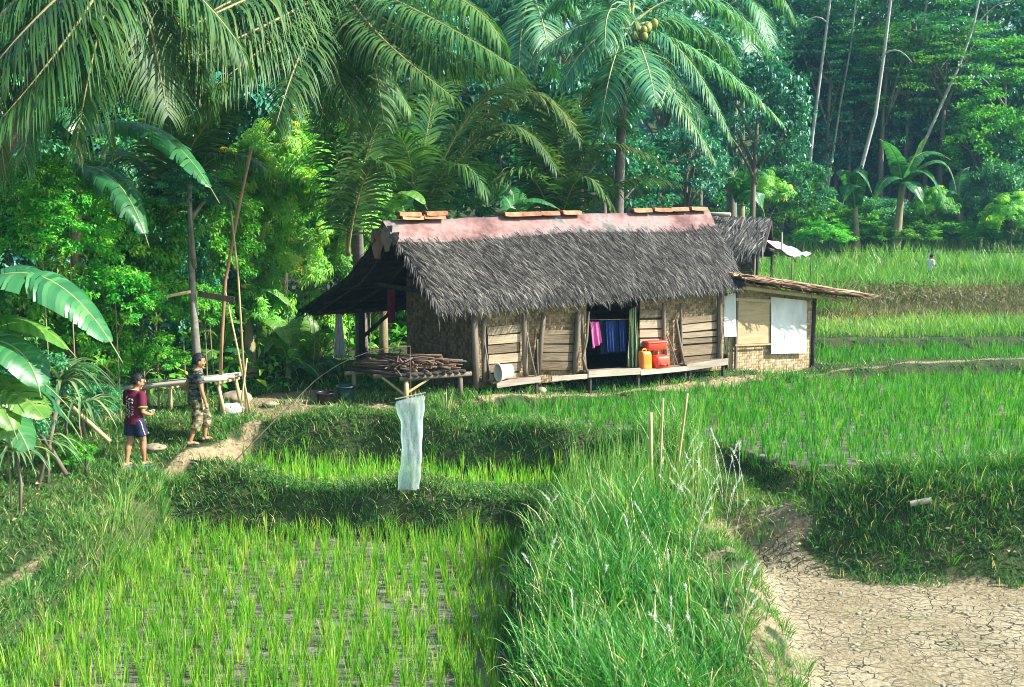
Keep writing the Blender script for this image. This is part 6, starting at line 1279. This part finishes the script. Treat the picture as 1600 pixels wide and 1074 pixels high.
# bushes at the left
for (u, Y, v, rx, rz, kind, mat) in ((60,17.5,390,95,95,'bush',M_bush),(165,17.2,430,90,90,'bush',M_bush),(240,17.8,480,75,80,'bush',M_bush),(30,16.5,520,95,100,'bush',M_bush),(130,16.6,540,70,75,'fine',M_bush),(215,18.2,380,75,85,'fine',M_bush),(285,19,440,60,80,'fine',M_mid),(245,17.4,570,50,45,'bush',M_bush),(330,19.2,380,70,90,'fine',M_bush),(10,17.8,330,90,80,'fine',M_mid),(110,18.6,320,90,70,'fine',M_bush),(10,13.2,640,60,70,'fine',M_mid),(150,15.8,640,45,40,'bush',M_mid),(110,15.6,360,75,70,'fine',M_bush),(60,15.4,300,70,60,'fine',M_bush),(180,16.4,470,70,60,'fine',M_bush),(100,14.6,720,45,40,'bush',M_bush),(70,15,600,70,50,'fine',M_mid),(170,17,540,60,45,'bush',M_bush),(320,18.6,500,45,55,'bush',M_bush)):
    tree('bush', 'bright green leafy bush in the thicket at the left of the path', 'bush', u, Y, v, rx, rz, kind, mat, 'bushes left of the path', .014, bark=M_bstem)
for (u, Y, v, rx, rz, mat) in ((440,20.8,330,75,85,M_cass),(520,23,300,80,90,M_cass),(575,23.4,350,75,90,M_cass),(455,20.6,430,60,80,M_cass),(395,20.3,310,65,80,M_cass),(540,23,430,75,80,M_cass),(415,20.2,500,55,60,M_cass),(500,23.2,520,60,60,M_cass),(370,20.6,420,50,70,M_cass),(600,25,480,70,80,M_cass),(556,22.6,360,48,60,M_cass),(560,25,560,60,50,M_bush),(440,22,575,45,40,M_bush),(650,26,520,60,70,M_bush),(600,25,590,60,40,M_cass),(505,24,235,65,65,M_cass),(555,24,260,60,60,M_cass),(480,22.4,380,60,60,M_cass),(425,21.4,250,60,60,M_cass),(385,21.2,380,45,60,M_cass),(350,20.4,500,45,60,M_cass)):
    tree('shrub', 'yellow green palmate leaved shrub in the thicket left of the hut', 'shrub', u, Y, v, rx, rz, 'palmate', mat, 'palmate leaved shrubs', .018, limbs=3)
for (u, Y, v, rx, rz, lab, kind) in ((297,17.3,300,48,40,'mottled thin tree standing behind the camouflage clad boy','fine'),):
    tree('tree', lab, 'tree', u, Y, v, rx, rz, kind, M_mid, None, .085, 0, M_mott, -.06, 2)
# dark trees filling the left and the middle behind the palms
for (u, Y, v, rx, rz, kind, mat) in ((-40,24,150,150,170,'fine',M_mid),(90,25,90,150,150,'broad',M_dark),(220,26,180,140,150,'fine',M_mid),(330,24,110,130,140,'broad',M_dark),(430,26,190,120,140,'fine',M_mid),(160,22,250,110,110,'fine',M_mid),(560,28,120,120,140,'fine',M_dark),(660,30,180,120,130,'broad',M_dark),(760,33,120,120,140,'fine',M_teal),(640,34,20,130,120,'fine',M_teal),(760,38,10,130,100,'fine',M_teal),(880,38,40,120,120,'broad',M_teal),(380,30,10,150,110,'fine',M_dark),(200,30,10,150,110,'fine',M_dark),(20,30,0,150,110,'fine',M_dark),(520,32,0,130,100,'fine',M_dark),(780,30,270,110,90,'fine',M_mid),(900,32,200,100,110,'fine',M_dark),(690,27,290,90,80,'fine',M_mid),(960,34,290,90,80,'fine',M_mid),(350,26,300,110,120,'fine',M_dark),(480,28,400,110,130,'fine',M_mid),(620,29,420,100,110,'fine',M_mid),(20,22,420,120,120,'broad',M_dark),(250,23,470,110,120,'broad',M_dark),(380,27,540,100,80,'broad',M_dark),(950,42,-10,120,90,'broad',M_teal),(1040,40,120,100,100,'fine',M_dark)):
    tree('broadleaf_tree', 'dense broadleaf tree in the dark jungle behind the palms', 'tree', u, Y, v, rx, rz, kind, mat, 'jungle trees behind the palms', .12)
# dark shrubby trees in front of the right forest
tree('broadleaf_tree', 'dark dense tree with small glossy leaves right of the big coconut palm', 'tree', 1185, 38, 195, 85, 115, 'fine', M_dark, None, .14, 1)
tree('broadleaf_tree', 'rounded dark tree just above the right end of the ridge', 'tree', 1075, 36, 262, 62, 70, 'fine', M_dark, None, .12, 2)
tree('papaya_like_shrub', 'bright yellow green shrub right behind the far thatched hut', 'shrub', 1196, 43, 308, 42, 40, 'palmate', M_cass, None, .05, 0)
for (u, Y, v, rx, rz, kind, mat) in ((1120,45,310,60,55,'fine',M_mid),(1240,48,340,60,50,'fine',M_bush),(1300,50,355,60,40,'bush',M_bush),(1360,51,350,60,45,'fine',M_mid),(1440,50,362,60,34,'bush',M_bush),(1250,47,300,50,50,'fine',M_mid),(1530,51,350,60,50,'fine',M_mid),(1585,48,350,50,45,'palmate',M_cass),(1400,49,372,60,26,'bush',M_bush),(1500,50,372,60,26,'bush',M_bush),(1330,49,372,60,26,'bush',M_bush),(1600,50,370,60,40,'bush',M_bush),(1280,46,375,50,30,'bush',M_bush),(1460,49,330,34,36,'palmate',M_bush),(1555,50,310,50,60,'fine',M_mid),(1640,50,330,60,60,'fine',M_mid)):
    tree('bush', 'green bush at the foot of the forest beyond the field', 'bush', u, Y, v, rx, rz, kind, mat, 'bushes along the forest edge', .04)
for (u, Y, v, rx, rz, kind, mat) in ((1230,58,20,100,70,'layer',M_mid),(1330,60,40,110,80,'layer',M_mid),(1430,57,50,110,80,'layer',M_mid),(1460,56,95,95,45,'layer',M_bush),(1540,60,30,110,80,'layer',M_dark),(1610,58,70,90,90,'layer',M_mid),(1270,60,130,90,80,'fine',M_dark),(1370,58,150,100,80,'layer',M_mid),(1420,56,110,90,60,'layer',M_bush),(1500,59,170,95,90,'fine',M_dark),(1570,55,150,85,80,'layer',M_bush),(1620,56,190,70,80,'fine',M_mid),(1310,58,220,80,70,'fine',M_dark),(1400,58,220,80,70,'layer',M_mid),(1470,57,215,65,60,'fine',M_mid),(1540,54,235,70,70,'fine',M_bush),(1590,54,270,70,70,'fine',M_dark),(1250,56,230,60,80,'fine',M_dark),(1350,60,300,90,70,'fine',M_dark),(1450,60,300,90,70,'fine',M_dark),(1540,60,310,90,70,'broad',M_dark),(1250,58,90,80,60,'broad',M_teal),(1160,52,60,90,80,'fine',M_teal),(1100,50,150,90,90,'fine',M_teal),(1380,66,-10,140,80,'fine',M_teal),(1500,66,-10,140,80,'fine',M_dark),(1240,66,-20,140,80,'fine',M_dark),(1620,66,0,140,100,'fine',M_dark),(1300,66,160,120,100,'broad',M_dark),(1450,68,150,120,110,'broad',M_dark),(1580,68,180,120,110,'broad',M_dark),(1700,58,150,120,160,'fine',M_dark),(1690,56,280,90,90,'fine',M_mid),(1420,63,70,70,40,'layer',M_bush),(1300,55,95,60,30,'layer',M_mid),(1390,55,60,70,26,'layer',M_bush),(1480,55,60,70,26,'layer',M_mid),(1330,56,180,60,30,'layer',M_mid)):
    tree('forest_tree', 'leafy tree in the shaded forest beyond the field', 'tree', u, Y, v, rx, rz, kind, mat, 'trees of the right forest', .16)
# pale slender trunks standing in front of the forest
for pts, Y, r, lab, br in (([(1296,10),(1283,110),(1270,210),(1258,335)], 53, .095, 'pale slender tree, leftmost of the tall thin trunks before the forest', ((1292,35,1250,44),)), ([(1338,-5),(1330,70),(1312,170),(1300,250)], 55, .065, 'thinnest greyish trunk, second from the left before the forest', ()), ([(1393,-10),(1382,80),(1368,180),(1340,285),(1333,330)], 52, .115, 'thickest pale trunk with a drooping side branch before the forest', ((1380,86,1425,98),)), ([(1532,-10),(1520,45),(1500,100),(1468,170)], 54, .08, 'pale trunk leaning strongly right near the upper right corner', ((1520,48,1580,2),(1505,90,1470,108))), ([(1448,0),(1440,60),(1428,150)], 57, .09, 'faint grey trunk between the thickest and the leaning one', ())):
    P = np.array([AT(u, v, Y) for u, v in pts]); last = P[-1]; dirn = nrm(P[-1] - P[-2]); g0 = gz(last[0], Y); k = max(0, (last[2] - g0)/max(.2, -dirn[2])); base = last + dirn*k; base = np.array([base[0], Y, g0])
    top = P[0] + nrm(P[0] - P[1])*3.2; t = thing('slender_tree', lab, 'tree', tuple(base), 'tall pale trunks')
    Q_ = np.concatenate([[top], P, [base - Z3*.2]]); part('trunk', MB().tube(Q_, np.linspace(r*.5, r, len(Q_)), 7), M_pale, t)
    for (u0, v0, u1, v1) in br: p, q = AT(u0, v0, Y), AT(u1, v1, Y - .5); part('branch', MB().tube(through(p, (p+q)/2 + Z3*.35, q, 6), np.linspace(r*.45, r*.15, 6), 5), M_pale, t)
    o = bpy.data.objects.new('crown', crown_mesh('layer', 1, M_mid)); COL.objects.link(o); o.parent = t; o.location = tuple(top - base); o.scale = (2.6, 2.6, 1.8)
# ---- far wooded hillside as one mass
mb = MB(); n = 15000; x = RNG.uniform(-95, 95, n); y = RNG.uniform(60, 105, n)
z = height(x, y, False) + np.abs(wob(x*.33, y*.33))*5 + RNG.uniform(0, 5, n)
leaves(mb, np.stack([x, y, z], 1), rdir(n, .5), nrm(rdir(n)*.6 + [0, -.4, .8]), RNG.uniform(.6, 1.5, n), RNG.uniform(.3, .8, n))
n = 9000; x = RNG.uniform(-60, -9, n); y = RNG.uniform(28, 62, n); z = height(x, y, False) + np.abs(wob(x*.4, y*.4))*5*np.clip((y-24)/14, 0, 1) + RNG.uniform(0, 4, n)
leaves(mb, np.stack([x, y, z], 1), rdir(n, .5), nrm(rdir(n)*.6 + [0, -.4, .8]), RNG.uniform(.4, .9, n), RNG.uniform(.2, .45, n))
setting('forest', mb, M_dark, 'stuff', 'dark wooded hillside closing off the view behind the trees', 'forest')
# ---- broad undergrowth on the jungle floor
mb = MB(); n = 5200; x = RNG.uniform(-9, 3, n); y = RNG.uniform(18.5, 30, n); k = (x < -3.2 - (y < 22)*.6) | (y > 23.5); x, y = x[k], y[k]; n = len(x); z = height(x, y) + RNG.uniform(.02, .55, n)
leaves(mb, np.stack([x, y, z], 1), nrm(rdir(n)*[1,1,.5] + [0,0,.3]), nrm(rdir(n)*.5 + [0,0,1]), RNG.uniform(.1, .34, n), RNG.uniform(.05, .14, n))
setting('undergrowth', mb, M_bush, 'stuff', 'leafy undergrowth on the jungle floor behind the bench', 'undergrowth')
